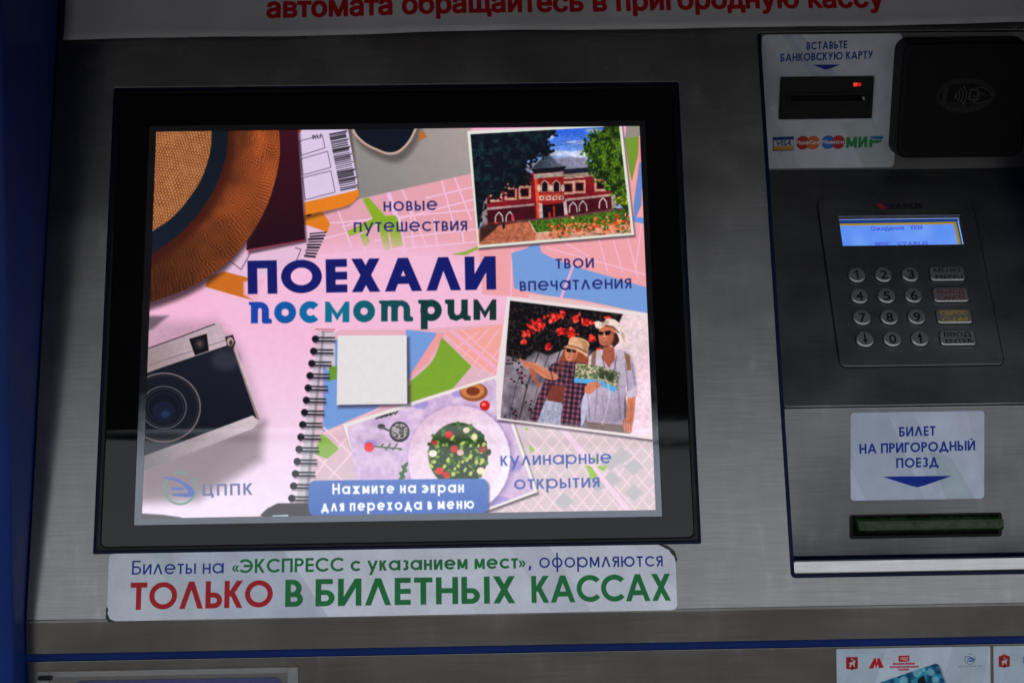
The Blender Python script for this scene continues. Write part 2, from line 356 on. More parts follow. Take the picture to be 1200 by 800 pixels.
    # cursive-like lower line, letter by letter
    def ring(cx, cy, r, wd, col, a0=0, a1=360):
        n = 28; t = [math.radians(a0 + (a1 - a0) * i / n) for i in range(n + 1)]
        o = [(cx + r * math.cos(q), cy - r * math.sin(q)) for q in t]; i_ = [(cx + (r - wd) * math.cos(q), cy - (r - wd) * math.sin(q)) for q in t]
        if a1 - a0 >= 360: c.loops([o[:-1], i_[:-1]], col)
        else: c.poly(o + i_[::-1], col)
    def bar(x0, y0, x1, y1, col): c.poly([(x0, y0), (x1, y0), (x1, y1), (x0, y1)], col)
    def arch(x, y, wd_, h_, st_, col, tail=False):     # stem and shoulder
        bar(x, y - h_, x + st_, y, col); c.poly([(x - 2.4, y - h_), (x + 2, y - h_), (x + 2, y - h_ + 5), (x - 2.4, y - h_ + 3)], col)
        r = wd_ / 2; 
        n = 14; o = [(x + r + r * math.cos(math.radians(180 - 180 * i / n)), y - h_ + r - r * math.sin(math.radians(180 - 180 * i / n))) for i in range(n + 1)]
        i_ = [(x + r + (r - st_) * math.cos(math.radians(180 - 180 * i / n)), y - h_ + r - (r - st_ * .85) * math.sin(math.radians(180 - 180 * i / n))) for i in range(n + 1)]
        c.poly(o + i_[::-1], col); bar(x + wd_ - st_, y - h_ + r, x + wd_, y - (2 if tail else 0), col)
        if tail: c.poly(spline([(x + wd_ - st_, y - 5), (x + wd_ - st_ + 1.5, y), (x + wd_ + 3.4, y)]) + [(x + wd_ + 3.4, y - 4.6), (x + wd_, y - 6)], col)
    def slab_m(x, y, wd_, h_, st_, col):
        c.poly([(x - .6, y - h_), (x + 4, y - h_), (x + wd_ / 2, y - h_ * .42), (x + wd_ - 4, y - h_), (x + wd_ + .6, y - h_), (x + wd_ + .6, y), (x + wd_ - st_, y), (x + wd_ - st_, y - h_ * .5), (x + wd_ / 2, y - h_ * .08), (x + st_, y - h_ * .5), (x + st_, y), (x - .6, y)], col)
    B = lambda x: 378.8 - (x - 290) * .0145
    arch(293.5, B(300), 21, 25, 8.2, cc[0], True)
    ring(333.5, B(334) - 12.2, 12.8, 8.4, cc[1]); ring(363, B(363) - 12.2, 12.8, 8.4, cc[2], 42, 318)
    slab_m(381, B(390), 27, 24, 7.2, cc[3]); ring(426, B(426) - 12.2, 12.8, 8.4, cc[4])
    arch(446, B(450), 19.5, 24.5, 7.6, cc[5]); arch(458, B(470), 22, 24.5, 7.6, cc[5], True)
    bar(492.5, B(500) - 24.5, 500.5, B(500) + 10, cc[6]); c.poly([(489.5, B(500) - 24.5), (496, B(500) - 24.5), (496, B(500) - 19), (489.5, B(500) - 20.5)], cc[6]); ring(504.5, B(505) - 12.2, 12.6, 8.2, cc[6])
    x = 524; y = B(530)
    c.poly([(x - 3, y - 24.5), (x + 7.8, y - 24.5), (x + 7.8, y - 9), (x + 10, y - 6), (x + 14, y - 7), (x + 16, y - 11), (x + 16, y - 24.5), (x + 23.6, y - 24.5), (x + 23.6, y - 6), (x + 27, y - 5), (x + 27, y), (x + 20, y), (x + 17, y - 2.5), (x + 10, y + .6), (x + 3, y - 1.5), (x, y - 8), (x, y - 19), (x - 3, y - 20)], cc[7])
    slab_m(555, B(570), 25.5, 24, 7.2, cc[8])
    # --- small captions
    nv = (44, 48, 110)
    geo_text(c, 'новые', (449, 247.5), (512, 246), 15.5, .125, nv, sp=.16, XH=.74); geo_text(c, 'путешествия', (414, 272), (547, 270), 15.5, .125, nv, sp=.14, XH=.74)
    geo_text(c, 'твои', (651, 314.5), (696, 313.5), 15.5, .125, nv, sp=.16, XH=.74); geo_text(c, 'впечатления', (609, 341), (740, 337.5), 15.5, .125, nv, sp=.14, XH=.74)
    # --- ring binding
    c.poly([(372, 388), (381, 388), (362, 592), (346, 592)], grad((206, 190, 204), (200, 198, 202), (375, 390), (350, 590)))
    c.poly([(377, 388), (380, 388), (360, 592), (356, 592)], (150, 138, 150), alpha=.8)
    for k in range(14):
        t = k / 13; x = 369 - 27.5 * t; y = 397 + 186 * t
        c.poly([(x - 2, y + 1), (x + 24, y + 1), (x + 24, y + 6), (x - 2, y + 6)], (60, 56, 70), soft=6, alpha=.35)
        c.ell(x, y, 4.2, 4.2, (26, 24, 32)); c.line([(x, y - 1.7), (x + 23, y - 1.4)], 1.7, (36, 34, 42)); c.line([(x, y + 2.2), (x + 23, y + 2.6)], 1.7, (30, 28, 36)); c.line([(x + 8, y - .2), (x + 20, y)], .8, (150, 150, 160))
    c.line([(369, 385.5), (392, 386)], 1.2, (176, 100, 110)); c.line([(376, 388), (390, 388.6)], 1, (140, 100, 110))
    # --- photograph card helper
    def card(outer, inner, white=(236, 228, 226)):
        c.poly([(x + 1.5, y + 2.5) for x, y in outer], (60, 50, 60), soft=11, alpha=.75)
        c.poly(outer, white)
    # --- the salad photograph
    m7 = lambda x, y: (330 + x * .3125, 370 + y * .3125)
    q = lambda L: [m7(*p) for p in L]
    card(q([(228, 405), (806, 222), (958, 660), (300, 900), (300, 640)]), None)
    sal = q([(242, 414), (798, 234), (945, 655), (600, 780), (310, 780)])
    c.setclip(sal)
    c.poly(sal, lambda X, Y: mix((196, 168, 206), (226, 204, 226), np.clip(N(n3, X, Y) * .7 + N(n2, X, Y) * .5 - .1, 0, 1)))
    for p_, r_ in (((520, 330), 30), ((660, 290), 24), ((330, 480), 26), ((830, 380), 30), ((860, 560), 40), ((820, 700), 40)): c.ell(*m7(*p_), r_ * .31, r_ * .2, (150, 140, 206), soft=8, alpha=.7)
    for k in range(5): c.line(q([(350 + k * 18, 385 - k * 4), (385 + k * 12, 372 - k * 4)]), 1.6, (36, 60, 40))
    c.ell(*m7(718, 285), 16.5, 11, (150, 90, 60)); c.ell(*m7(714, 280), 14, 9, (196, 130, 80)); c.ell(*m7(716, 282), 8, 5, (120, 60, 40)); c.ell(*m7(760, 336), 6, 6, (200, 40, 40)); c.ell(*m7(756, 332), 2.5, 2, (240, 130, 120))
    c.ell(*m7(440, 434), 12, 12, (70, 66, 74)); c.ell(*m7(440, 432), 9.5, 9.5, speck((70, 66, 66), (176, 170, 170), .42, .56)); c.line(q([(362, 412), (408, 432)]), 2.4, (70, 64, 70)); c.ell(*m7(372, 414), 4.5, 3, (70, 62, 66))
    c.ell(*m7(326, 491), 5.6, 5.6, (226, 60, 60)); c.line(q([(345, 488), (450, 498)]), 1.4, (60, 90, 50))
    for k in range(6): c.line(q([(370 + k * 13, 490 + k), (380 + k * 13, 478 + (k % 2) * 24)]), 1.8, (76, 110, 66))
    for k in range(5): c.ell(*m7(462 - k * 4, 560 + k * 12), 2, 5, (70, 110, 60), rot=.7 * (-1) ** k)
    c.ell(*m7(672, 545), 62, 66, (120, 100, 150), soft=22, alpha=.45)
    c.ell(*m7(664, 537), 60, 63, grad((222, 190, 212), (240, 232, 244), m7(540, 380), m7(700, 640))); c.ell(*m7(664, 537), 50, 53, (236, 212, 226), soft=20, alpha=.6)
    rs = np.random.default_rng(11)
    c.ell(*m7(660, 520), 35, 38, (52, 72, 40), soft=5)
    for k in range(150):
        a = rs.random() * 2 * PI; r = math.sqrt(rs.random()); x = 660 + 118 * r * math.cos(a); y = 518 + 118 * r * math.sin(a)
        col = [(44, 84, 40), (78, 118, 44), (128, 160, 70), (32, 58, 34), (190, 200, 110)][rs.integers(5)]
        c.ell(*m7(x, y), 1.6 + rs.random() * 2.6, 1.2 + rs.random() * 1.6, col, rot=rs.random() * 3, n=7, soft=1.5)
    for x, y, r, col in ((625, 445, 5, (206, 50, 50)), (645, 498, 5, (190, 60, 50)), (570, 475, 3.6, (180, 50, 50)), (752, 500, 4.5, (160, 60, 50)), (668, 512, 4.2, (232, 190, 180)), (565, 515, 5, (236, 232, 220)), (690, 428, 4, (230, 210, 190)), (590, 580, 5, (220, 60, 50)), (745, 580, 5, (232, 220, 190)), (615, 595, 4.5, (200, 40, 40)), (720, 455, 4, (226, 220, 180))):
        c.ell(*m7(x, y), r, r * .85, col, n=14)
    c.setclip(None)
    # --- white card, its code left out
    c.poly([(396, 396), (479, 395), (481, 476), (396, 478)], (60, 50, 70), soft=14, alpha=.7)
    c.poly([(395, 393), (476, 392.5), (476.5, 473), (394, 474)], (226, 222, 224))
    # --- the mansion photograph
    m4 = lambda x, y: (540 + x * .2, 140 + y * .2)
    q = lambda L: [m4(*p) for p in L]
    card(q([(35, 65), (945, 22), (1018, 675), (98, 752)]), None, (222, 224, 214))
    inn = q([(55, 84), (930, 34), (1000, 662), (106, 735)]); inn_m = inn; c.setclip(inn)
    c.poly(inn, grad((48, 96, 200), (150, 176, 214), m4(640, 60), m4(660, 260)))
    c.poly(inn, lambda X, Y: np.broadcast_to(np.array((214, 216, 226.)), X.shape + (3,)), alpha=0)
    for x, y, rx, ry in ((560, 195, 90, 16), (700, 200, 70, 22), (600, 240, 120, 18), (520, 90, 30, 24), (680, 130, 60, 7), (780, 60, 50, 10)): c.ell(*m4(x, y), rx * .2, ry * .2, (216, 214, 224), soft=12, alpha=.75)
    c.line(q([(520, 155), (760, 122)]), .5, (50, 60, 90))
    c.poly(q([(370, 310), (390, 250), (480, 235), (640, 215), (740, 225), (770, 275), (600, 290)]), (140, 136, 160))
    wall = (124, 26, 36); 
    c.poly(q([(120, 340), (430, 310), (900, 290), (910, 600), (120, 620)]), wall); c.poly(q([(120, 520), (430, 500), (440, 600), (130, 610)]), (66, 16, 26)); c.poly(q([(620, 470), (890, 445), (900, 530), (630, 560)]), (74, 18, 30))
    c.poly(q([(600, 290), (860, 268), (870, 300), (610, 320)]), (30, 34, 44)); c.poly(q([(600, 318), (840, 300), (842, 325), (602, 345)]), (150, 130, 120))
    c.poly(q([(150, 515), (430, 490), (432, 502), (150, 530)]), (170, 140, 140)); c.poly(q([(610, 462), (890, 432), (892, 446), (612, 478)]), (176, 146, 140))
    c.poly(q([(120, 430), (150, 430), (155, 615), (122, 615)]), (140, 126, 130)); c.poly(q([(880, 430), (905, 430), (910, 520), (886, 520)]), (150, 136, 130))
    def win(x, y, w_, h_, f=(196, 160, 140), d=(26, 14, 22)):
        c.poly(q([(x - w_, y - h_), (x + w_, y - h_ - 2), (x + w_, y + h_), (x - w_, y + h_ + 2)]), f); c.poly(q([(x - w_ * .7, y - h_ * .68), (x + w_ * .7, y - h_ * .68), (x + w_ * .7, y + h_ * .68), (x - w_ * .7, y + h_ * .68)]), (150, 40, 44)); c.poly(q([(x - w_ * .55, y - h_ * .55), (x + w_ * .55, y - h_ * .55), (x + w_ * .55, y + h_ * .55), (x - w_ * .55, y + h_ * .55)]), d)
        c.poly(q([(x - w_ * .9, y - h_ - 14), (x, y - h_ - 30), (x + w_ * .9, y - h_ - 14)]), f)
    for x, y in ((205, 442), (292, 432), (374, 425), (630, 398), (696, 392), (820, 380)): win(x, y, 36, 38)
    c.poly(q([(430, 330), (600, 318), (612, 560), (445, 580)]), (150, 34, 38)); c.poly(q([(430, 330), (448, 330), (470, 578), (446, 580)]), (214, 84, 50))
    c.poly(q([(425, 318), (600, 305), (600, 330), (428, 345)]), (176, 160, 150))
    for x in (492, 560):
        c.poly(q([(x - 24, 425), (x - 24, 370), (x, 350), (x + 24, 370), (x + 24, 422)]), (190, 150, 130)); c.poly(q([(x - 16, 422), (x - 16, 374), (x, 358), (x + 16, 374), (x + 16, 420)]), (26, 14, 26))
    for x in (458, 526, 597): c.ell(*m4(x, 400), 2.2, 4.4, (196, 176, 166))
    c.poly(q([(455, 440), (605, 430), (606, 468), (458, 480)]), (186, 80, 66))
    for x in (475, 514, 552, 590): c.poly(q([(x - 14, 448), (x + 12, 446), (x + 12, 468), (x - 14, 470)]), (220, 200, 190)); c.poly(q([(x - 7, 453), (x + 6, 452), (x + 6, 463), (x - 7, 464)]), (70, 30, 36))
    c.poly(q([(478, 500), (600, 488), (604, 562), (482, 575)]), (30, 12, 20)); c.poly(q([(456, 490), (476, 488), (482, 578), (460, 580)]), (190, 176, 172)); c.poly(q([(600, 478), (618, 476), (628, 556), (608, 558)]), (180, 168, 166)); c.poly(q([(540, 505), (550, 505), (552, 565), (542, 566)]), (190, 50, 34))
    for x, y in ((222, 575), (285, 572), (658, 515), (716, 508), (834, 490)):
        c.line(q([(x - 22, y + 30), (x - 20, y - 10), (x, y - 34), (x + 20, y - 10), (x + 24, y + 28)]), 1.5, (196, 186, 184))
    c.poly(q([(412, 288), (470, 230), (495, 168), (530, 215), (570, 258), (622, 272), (440, 290)]), grad((60, 70, 84), (96, 104, 120), m4(460, 260), m4(560, 260))); c.poly(q([(410, 290), (620, 272), (600, 300), (430, 314)]), (22, 24, 32))
    for k in range(6): c.line(q([(497, 180), (440 + k * 30, 284 - k * 2)]), .3, (40, 46, 58))
    c.poly(q([(100, 640), (420, 590), (560, 690), (560, 740), (100, 760)]), lambda X, Y: mix((206, 130, 98), (170, 96, 74), np.clip(N(n1, X, Y), 0, 1))); c.poly(q([(110, 625), (240, 600), (180, 660), (110, 720)]), (40, 24, 24), soft=8, alpha=.85)
    c.poly(q([(110, 610), (430, 580), (640, 560), (905, 520), (1000, 510), (1000, 560), (640, 600), (400, 600)]), (104, 70, 66)); c.poly(q([(405, 595), (640, 572), (1000, 520), (1000, 620), (520, 660), (440, 662)]), speck((50, 84, 26), (96, 128, 40)))
    c.poly(q([(440, 664), (1000, 610), (1000, 700), (430, 720)]), (206, 150, 130))
    c.line(q([(398, 590), (440, 664), (600, 650)]), .9, (226, 200, 190))
    rs = np.random.default_rng(5)
    for k in range(260):
        t = rs.random(); x = 520 + 480 * t; y = 655 - 55 * t + rs.normal() * (22 + 12 * t); col = [(214, 92, 46), (232, 120, 76), (60, 96, 36), (180, 60, 40), (90, 120, 50), (236, 160, 130)][rs.integers(6)]
        c.ell(*m4(x, y), .8 + rs.random() * 1.3, .8 + rs.random() * 1.6, col, n=6, rot=rs.random() * 3)
    for x, y, col in ((302, 575, (200, 60, 90)), (520, 558, (170, 50, 40)), (206, 605, (190, 50, 40)), (250, 622, (20, 16, 20))): c.ell(*m4(x, y), 1.5, 4.2 if x > 210 else 1.6, col, n=10)
    ft = spline([(40, 60), (520, 50), (525, 90), (500, 130), (520, 170), (490, 200), (470, 190), (430, 230), (390, 240), (380, 300), (390, 350), (330, 390), (290, 360), (260, 380), (230, 440), (190, 430), (140, 470), (120, 560), (100, 640), (40, 640)])
    c.poly(q(ft), lambda X, Y: mix((10, 16, 26), (30, 54, 60), np.clip((N(n2, X, Y) * .5 + N(n0, X, Y) * .5 - .45) * 3, 0, 1)), soft=3)
    for k in range(210):
        a, b = ft[rs.integers(len(ft))]; x = a + rs.normal() * 16; y = b + rs.normal() * 16
        if x > 40 and y < 600: c.ell(*m4(x, y), 1 + rs.random() * 2, .8 + rs.random() * 1.2, (12, 20, 26), n=6, rot=rs.random() * 3)
    ft = spline([(860, 30), (820, 70), (760, 90), (770, 130), (728, 155), (750, 190), (740, 215), (770, 240), (765, 280), (800, 300), (800, 340), (850, 360), (850, 400), (900, 430), (920, 480), (1000, 500), (1000, 30)])
    c.poly(q(ft), lambda X, Y: mix((18, 34, 14), (96, 128, 34), np.clip((N(n2, X, Y) * .45 + N(n0, X, Y) * .55 - .38) * 3, 0, 1)), soft=3)
    for k in range(170):
        a, b = ft[rs.integers(len(ft))]; x = a + rs.normal() * 16; y = b + rs.normal() * 16
        if x < 1000: c.ell(*m4(x, y), 1 + rs.random() * 1.8, .8 + rs.random() * 1.2, [(40, 66, 20), (84, 116, 34), (24, 40, 16)][k % 3], n=6, rot=rs.random() * 3)
    c.ell(*m4(950, 470), 9, 6, speck((60, 80, 20), (190, 190, 70)), soft=3)
    c.setclip(None)
    # --- the couple photograph
    m6 = lambda x, y: (570 + x * .2877, 290 + y * .2877)
    q = lambda L: [m6(*p) for p in L]
    card(q([(84, 200), (668, 268), (680, 783), (40, 700), (38, 520)]), None, (232, 220, 222))
    inn = q([(95, 216), (655, 282), (666, 768), (55, 694)]); inn_c = inn; c.setclip(inn)
    c.poly(inn, grad((40, 26, 36), (120, 110, 120), m6(200, 260), m6(160, 640)))
    c.poly(q([(50, 400), (180, 430), (330, 380), (420, 420), (420, 720), (50, 710)]), lambda X, Y: mix((84, 76, 88), (186, 174, 184), np.clip(N(n3, X, Y) * .8 + N(n2, X, Y) * .4 - .1, 0, 1)), soft=10)
    c.poly(q([(540, 262), (680, 262), (690, 800), (590, 790), (560, 560), (500, 400)]), grad((230, 208, 212), (244, 214, 230), m6(600, 300), m6(640, 740)), soft=6)
    c.poly(q([(80, 200), (560, 262), (530, 330), (440, 420), (350, 400), (250, 440), (200, 420), (150, 460), (80, 440)]), lambda X, Y: mix((14, 12, 18), (56, 44, 40), np.clip((N(n1, X, Y) - .5) * 3, 0, 1)), soft=6)
    for k in range(9): x = 90 + k * 42; c.line(q([(x, 700), (x + 30 + k * 3, 560), (x + 90, 400)]), .8 + (k % 2), (46, 30, 34), alpha=.65)
    rs = np.random.default_rng(3)
    for cx, cy, s_ in ((200, 318, 34), (270, 285, 24), (300, 345, 16), (345, 352, 24), (365, 290, 16), (408, 305, 22), (250, 405, 16), (160, 352, 16), (430, 370, 14), (495, 290, 12), (310, 272, 14), (150, 385, 10), (460, 420, 12)):
        for k in range(int(s_ * 1.3)): c.ell(*m6(cx + rs.normal() * s_ * .5, cy + rs.normal() * s_ * .4), 1.2 + rs.random() * 1.6, 1 + rs.random() * 1.2, [(206, 40, 34), (232, 66, 48), (150, 24, 28), (240, 96, 80)][rs.integers(4)], n=7, rot=rs.random() * 3)
    for cx, cy in ((140, 545), (95, 460), (170, 640), (110, 680), (130, 500)):
        for k in range(9): c.ell(*m6(cx + rs.normal() * 16, cy + rs.normal() * 14), 1.6, 1.2, [(84, 14, 34), (40, 14, 22), (24, 40, 30)][k % 3], n=6)
    skin = (206, 132, 104); skd = (166, 96, 74)
    # man
    c.poly(q(spline([(412, 720), (400, 640), (398, 540), (404, 470), (430, 430), (470, 415), (540, 415), (590, 440), (608, 520), (612, 600), (580, 612), (570, 560), (560, 640), (560, 730)])), grad((206, 192, 206), (168, 156, 178), m6(430, 450), m6(590, 650)))
    c.poly(q([(410, 710), (556, 722), (556, 800), (410, 790)]), (118, 96, 88))
    c.poly(q([(575, 600), (608, 605), (600, 690), (590, 755), (560, 750), (552, 715), (568, 690)]), skin); c.poly(q([(560, 600), (612, 560), (614, 605), (578, 612)]), (196, 184, 200))
    for k in range(4): c.line(q([(558 + k * 10, 700), (556 + k * 10, 752)]), .5, (120, 60, 50))
    c.poly(q([(476, 405), (520, 402), (524, 455), (498, 490), (470, 450)]), skd); c.line(q([(470, 440), (484, 500), (520, 500), (530, 440)]), .6, (40, 30, 40))
    c.poly(q([(430, 425), (448, 420), (442, 480), (424, 482)]), (140, 108, 90)); c.poly(q([(560, 425), (584, 440), (590, 500), (574, 500)]), (140, 108, 86))
    c.poly(q(spline([(458, 330), (456, 365), (462, 392), (478, 402), (500, 402), (525, 385), (540, 350), (530, 318), (480, 312)])), (196, 120, 92)); c.poly(q([(505, 395), (520, 350), (542, 345), (540, 385), (522, 404)]), (58, 34, 30))
    c.poly(q(spline([(440, 302), (445, 325), (462, 330), (490, 315), (520, 330), (545, 380), (560, 400), (568, 385), (566, 350), (545, 312), (520, 292), (490, 290), (478, 305), (455, 298)])), (238, 214, 206)); c.line(q([(482, 318), (515, 322), (540, 348)]), 1.3, (60, 48, 50))
    c.poly(q([(453, 340), (476, 344), (476, 356), (460, 356)]), (24, 16, 22)); c.poly(q([(480, 340), (506, 338), (504, 354), (486, 358)]), (24, 16, 22)); c.line(q([(500, 342), (534, 356)]), .7, (24, 16, 22)); c.line(q([(470, 383), (486, 384)]), .9, (236, 220, 214))
    # woman
    c.poly(q(spline([(318, 410), (300, 450), (275, 500), (300, 520), (370, 505), (410, 480), (414, 445), (400, 420), (350, 400)])), (150, 78, 52))
    plaid = lambda X, Y: mix((50, 34, 54), (196, 120, 130), np.clip(((np.sin(X * .42 + Y * .06) > .35).astype(float) + (np.sin(Y * .40 - X * .06) > .35) - .2) * .42, 0, 1))
    c.poly(q([(262, 475), (300, 462), (400, 470), (410, 560), (400, 600), (380, 730), (300, 722), (310, 640), (240, 610), (205, 712), (176, 700), (210, 600), (236, 540)]), plaid)
    c.poly(q([(254, 560), (318, 560), (310, 632), (245, 622)]), (120, 62, 54)); c.poly(q([(238, 624), (306, 632), (300, 722), (204, 712)]), lambda X, Y: mix((150, 152, 178), (198, 196, 214), N(n1, X, Y)))
    c.poly(q([(405, 580), (425, 600), (400, 700), (385, 730), (380, 640)]), (196, 190, 214))
    c.poly(q(spline([(136, 450), (160, 462), (196, 470), (250, 500), (290, 520), (278, 540), (230, 528), (190, 498), (150, 486), (152, 470), (130, 454)])), skin); c.poly(q(spline([(172, 490), (196, 500), (204, 540), (222, 556), (214, 568), (190, 540), (176, 512)])), skd)
    c.poly(q(spline([(322, 412), (318, 440), (328, 460), (345, 462), (366, 448), (368, 420), (350, 408)])), (212, 140, 112)); c.poly(q([(324, 410), (346, 414), (342, 428), (326, 424)]), (22, 16, 24)); c.poly(q([(348, 414), (366, 418), (362, 430), (348, 426)]), (22, 16, 24)); c.ell(*m6(334, 447), 1.4, .7, (180, 50, 60))
    c.poly(q(spline([(310, 405), (330, 396), (338, 372), (362, 364), (400, 374), (418, 392), (412, 420), (410, 446), (390, 432), (352, 412)])), (222, 176, 140)); c.line(q([(330, 398), (372, 408), (410, 428)]), 1.6, (120, 80, 60))
    c.poly(q([(362, 470), (470, 484), (545, 512), (530, 580), (460, 545), (356, 545)]), speck((84, 106, 70), (206, 186, 160), .4, .6)); c.poly(q([(356, 530), (460, 540), (530, 570), (520, 590), (455, 556), (356, 550)]), (96, 170, 220)); c.poly(q([(460, 495), (520, 510), (515, 550), (460, 530)]), (40, 54, 34), soft=6, alpha=.8)
    c.poly(q(spline([(398, 570), (420, 550), (450, 545), (466, 560), (440, 580), (420, 598), (400, 590)])), skin)
    # light and shade on the two figures, as printed
    dk = (60, 36, 40); sh = (120, 108, 134)
    for P, wd, col, al in (([(440, 450), (450, 560), (440, 700)], 6, sh, .35), ([(520, 460), (535, 560), (545, 700)], 7, sh, .4), ([(480, 520), (500, 600), (470, 720)], 5, (226, 214, 226), .5), ([(470, 600), (480, 700)], 3, sh, .5), ([(592, 470), (604, 560)], 4, sh, .45), ([(565, 470), (575, 560), (566, 600)], 2, dk, .5), ([(412, 600), (420, 700)], 4, sh, .5), ([(500, 470), (505, 520)], 2, sh, .6),
                          ([(150, 474), (200, 490), (262, 532)], 2.4, skd, .8), ([(196, 470), (250, 498)], 1.6, (234, 172, 140), .8), ([(590, 620), (586, 690), (572, 740)], 2, skd, .8), ([(250, 480), (268, 540), (240, 600)], 5, (30, 20, 36), .5), ([(330, 480), (350, 560), (340, 700)], 6, (26, 18, 34), .45), ([(390, 560), (380, 700)], 3, (26, 18, 34), .5), ([(290, 470), (300, 520), (320, 560)], 4, (30, 20, 30), .5)):
        c.line(spline([m6(*p) for p in P], 5), wd * .36, col, alpha=al)
    c.poly(q(spline([(502, 352), (520, 356), (516, 385), (500, 400), (480, 402), (490, 380), (502, 352)])), skd, soft=5, alpha=.7); c.poly(q(spline([(478, 350), (474, 366), (480, 370), (486, 366), (482, 350)])), (220, 148, 118), soft=2, alpha=.9); c.line(q([(474, 368), (482, 371)]), .5, dk); c.line(q([(468, 380), (478, 386), (490, 383)]), .8, (130, 50, 48)); c.poly(q([(462, 392), (480, 400), (500, 400), (486, 408), (468, 402)]), (96, 54, 44), soft=3, alpha=.7)
    c.poly(q(spline([(470, 300), (490, 296), (500, 306), (486, 316), (466, 318), (470, 300)])), (176, 150, 140), soft=5, alpha=.6); c.poly(q(spline([(545, 330), (560, 350), (566, 385), (552, 370), (545, 330)])), (180, 156, 146), soft=4, alpha=.6)
    c.poly(q(spline([(350, 420), (366, 428), (362, 450), (345, 460), (352, 440), (350, 420)])), skd, soft=4, alpha=.6); c.line(q([(340, 428), (337, 440), (342, 441)]), .5, skd); c.poly(q([(372, 370), (404, 380), (414, 400), (408, 424), (392, 412), (386, 388)]), (170, 122, 88), soft=5, alpha=.6)
    for k in range(7): c.line(spline([m6(318 - k * 5, 440 + k * 8), m6(306 - k * 3, 480 + k * 4), m6(316 - k * 4, 512)], 4), .5, (200, 120, 76) if k % 2 else (96, 44, 34), alpha=.7)
    for k in range(4): c.line(q([(136 + k * 2, 452 + k * 4), (160 + k * 4, 464 + k * 5)]), .4, skd)
    c.setclip(None)
    geo_text(c, 'кулинарные', (586, 545.5), (716, 542.5), 15.5, .125, (66, 88, 160), sp=.14, XH=.74); geo_text(c, 'открытия', (602, 573), (702, 570.5), 15.5, .125, (66, 88, 160), sp=.14, XH=.74)
    # --- camera
    m2 = lambda x, y: (150 + x * .3125, 370 + y * .3125)
    q = lambda L: [m2(*p) for p in L]
    c.poly(q([(40, 20), (330, 20), (420, 120), (510, 400), (300, 620), (40, 660)]), (120, 100, 110), soft=60, alpha=.35)
    c.poly(q([(40, 560), (470, 410), (510, 400), (500, 540), (260, 690), (40, 700)]), (120, 108, 112), soft=50, alpha=.75)
    c.poly(q([(40, 0), (150, 0), (90, 50), (40, 60)]), (90, 78, 86), soft=16, alpha=.8)
    c.poly(q(spline([(40, 135), (180, 85), (325, 30), (345, 32), (360, 60), (378, 92)])) + q([(378, 120), (40, 240)]), grad((152, 136, 140), (196, 176, 184), m2(60, 180), m2(330, 70)))
    c.line(q([(40, 134), (180, 84), (325, 30)]), 1.2, (60, 50, 56)); c.line(q([(40, 200), (150, 160), (375, 88)]), .8, (120, 104, 110))
    c.poly(q([(40, 225), (120, 195), (385, 105), (400, 130), (496, 385), (470, 392), (40, 545)]), grad((26, 30, 42), (14, 18, 30), m2(330, 150), m2(200, 400)))
    c.ell(*m2(365, 165), 16, 12, (60, 62, 74), soft=30, alpha=.7)
    c.poly(q([(228, 86), (294, 66), (302, 130), (250, 148)]), (16, 16, 22)); c.ell(*m2(268, 104), 6.5, 6.5, (38, 38, 46)); c.ell(*m2(268, 104), 3, 3, (90, 70, 66))
    c.poly(q([(362, 78), (392, 70), (402, 100), (394, 124), (372, 120)]), (56, 44, 46)); c.ell(*m2(382, 96), 4, 5, (176, 156, 150)); c.ell(*m2(384, 100), 2, 3, (60, 50, 50))
    c.poly(q([(392, 122), (404, 126), (498, 386), (484, 392)]), (150, 128, 132)); c.poly(q([(399, 128), (404, 126), (498, 386), (494, 390)]), (206, 186, 190))
    c.poly(q([(40, 530), (466, 372), (490, 392), (470, 420), (40, 585)]), grad((120, 112, 116), (206, 190, 196), m2(60, 560), m2(440, 390)))
    for r_, col in ((138, (20, 24, 34)),): c.ell(*m2(134, 342), 43, 40, col)
    def rg(r_, wd, col, al=1): 
        o = [(134 + r_ * math.cos(t), 342 + r_ * .94 * math.sin(t)) for t in np.arange(48) * 2 * PI / 48]; i_ = [(134 + (r_ - wd) * math.cos(t), 342 + (r_ - wd) * .94 * math.sin(t)) for t in np.arange(48) * 2 * PI / 48]
        c.loops([q(o), q(i_)], col, alpha=al)
    rg(139, 6, (160, 140, 134), .7); rg(128, 3, (60, 60, 70), .7); c.ell(*m2(134, 342), 26, 25, (14, 18, 28)); rg(86, 5, (140, 130, 132), .6); rg(74, 2, (70, 74, 86)); rg(60, 2, (50, 54, 66))
    c.ell(*m2(134, 355), 13, 12, (24, 30, 52), soft=10); c.ell(*m2(140, 366), 5, 4, (46, 62, 104), soft=9, alpha=.7)
    # second lens barrel at the lower edge
    c.poly(q([(480, 760), (520, 720), (560, 700), (690, 700), (690, 760)]), (70, 64, 70), soft=3); c.poly(q([(40, 736), (130, 742), (200, 752), (200, 770), (40, 770)]), (96, 88, 92), soft=4)
    c.line(q([(540, 748), (600, 745)]), 1.4, (196, 220, 226)); c.poly(q([(190, 756), (500, 746), (500, 770), (190, 770)]), (238, 200, 190), soft=6)
    # --- carrier mark with initials
    def arcp(cx, cy, r, a0, a1, wd, col, al=1):
        n = 20; t = [math.radians(a0 + (a1 - a0) * i / n) for i in range(n + 1)]
        c.poly([m2(cx + r * math.cos(x), cy - r * math.sin(x)) for x in t] + [m2(cx + (r - wd) * math.cos(x), cy - (r - wd) * math.sin(x)) for x in reversed(t)], col, alpha=al)
    gg = (108, 150, 134); bb = (96, 112, 176)
    arcp(196, 644, 62, -50, 40, 7, gg); arcp(196, 644, 62, 60, 112, 7, gg); arcp(196, 644, 62, 140, 312, 7, gg)
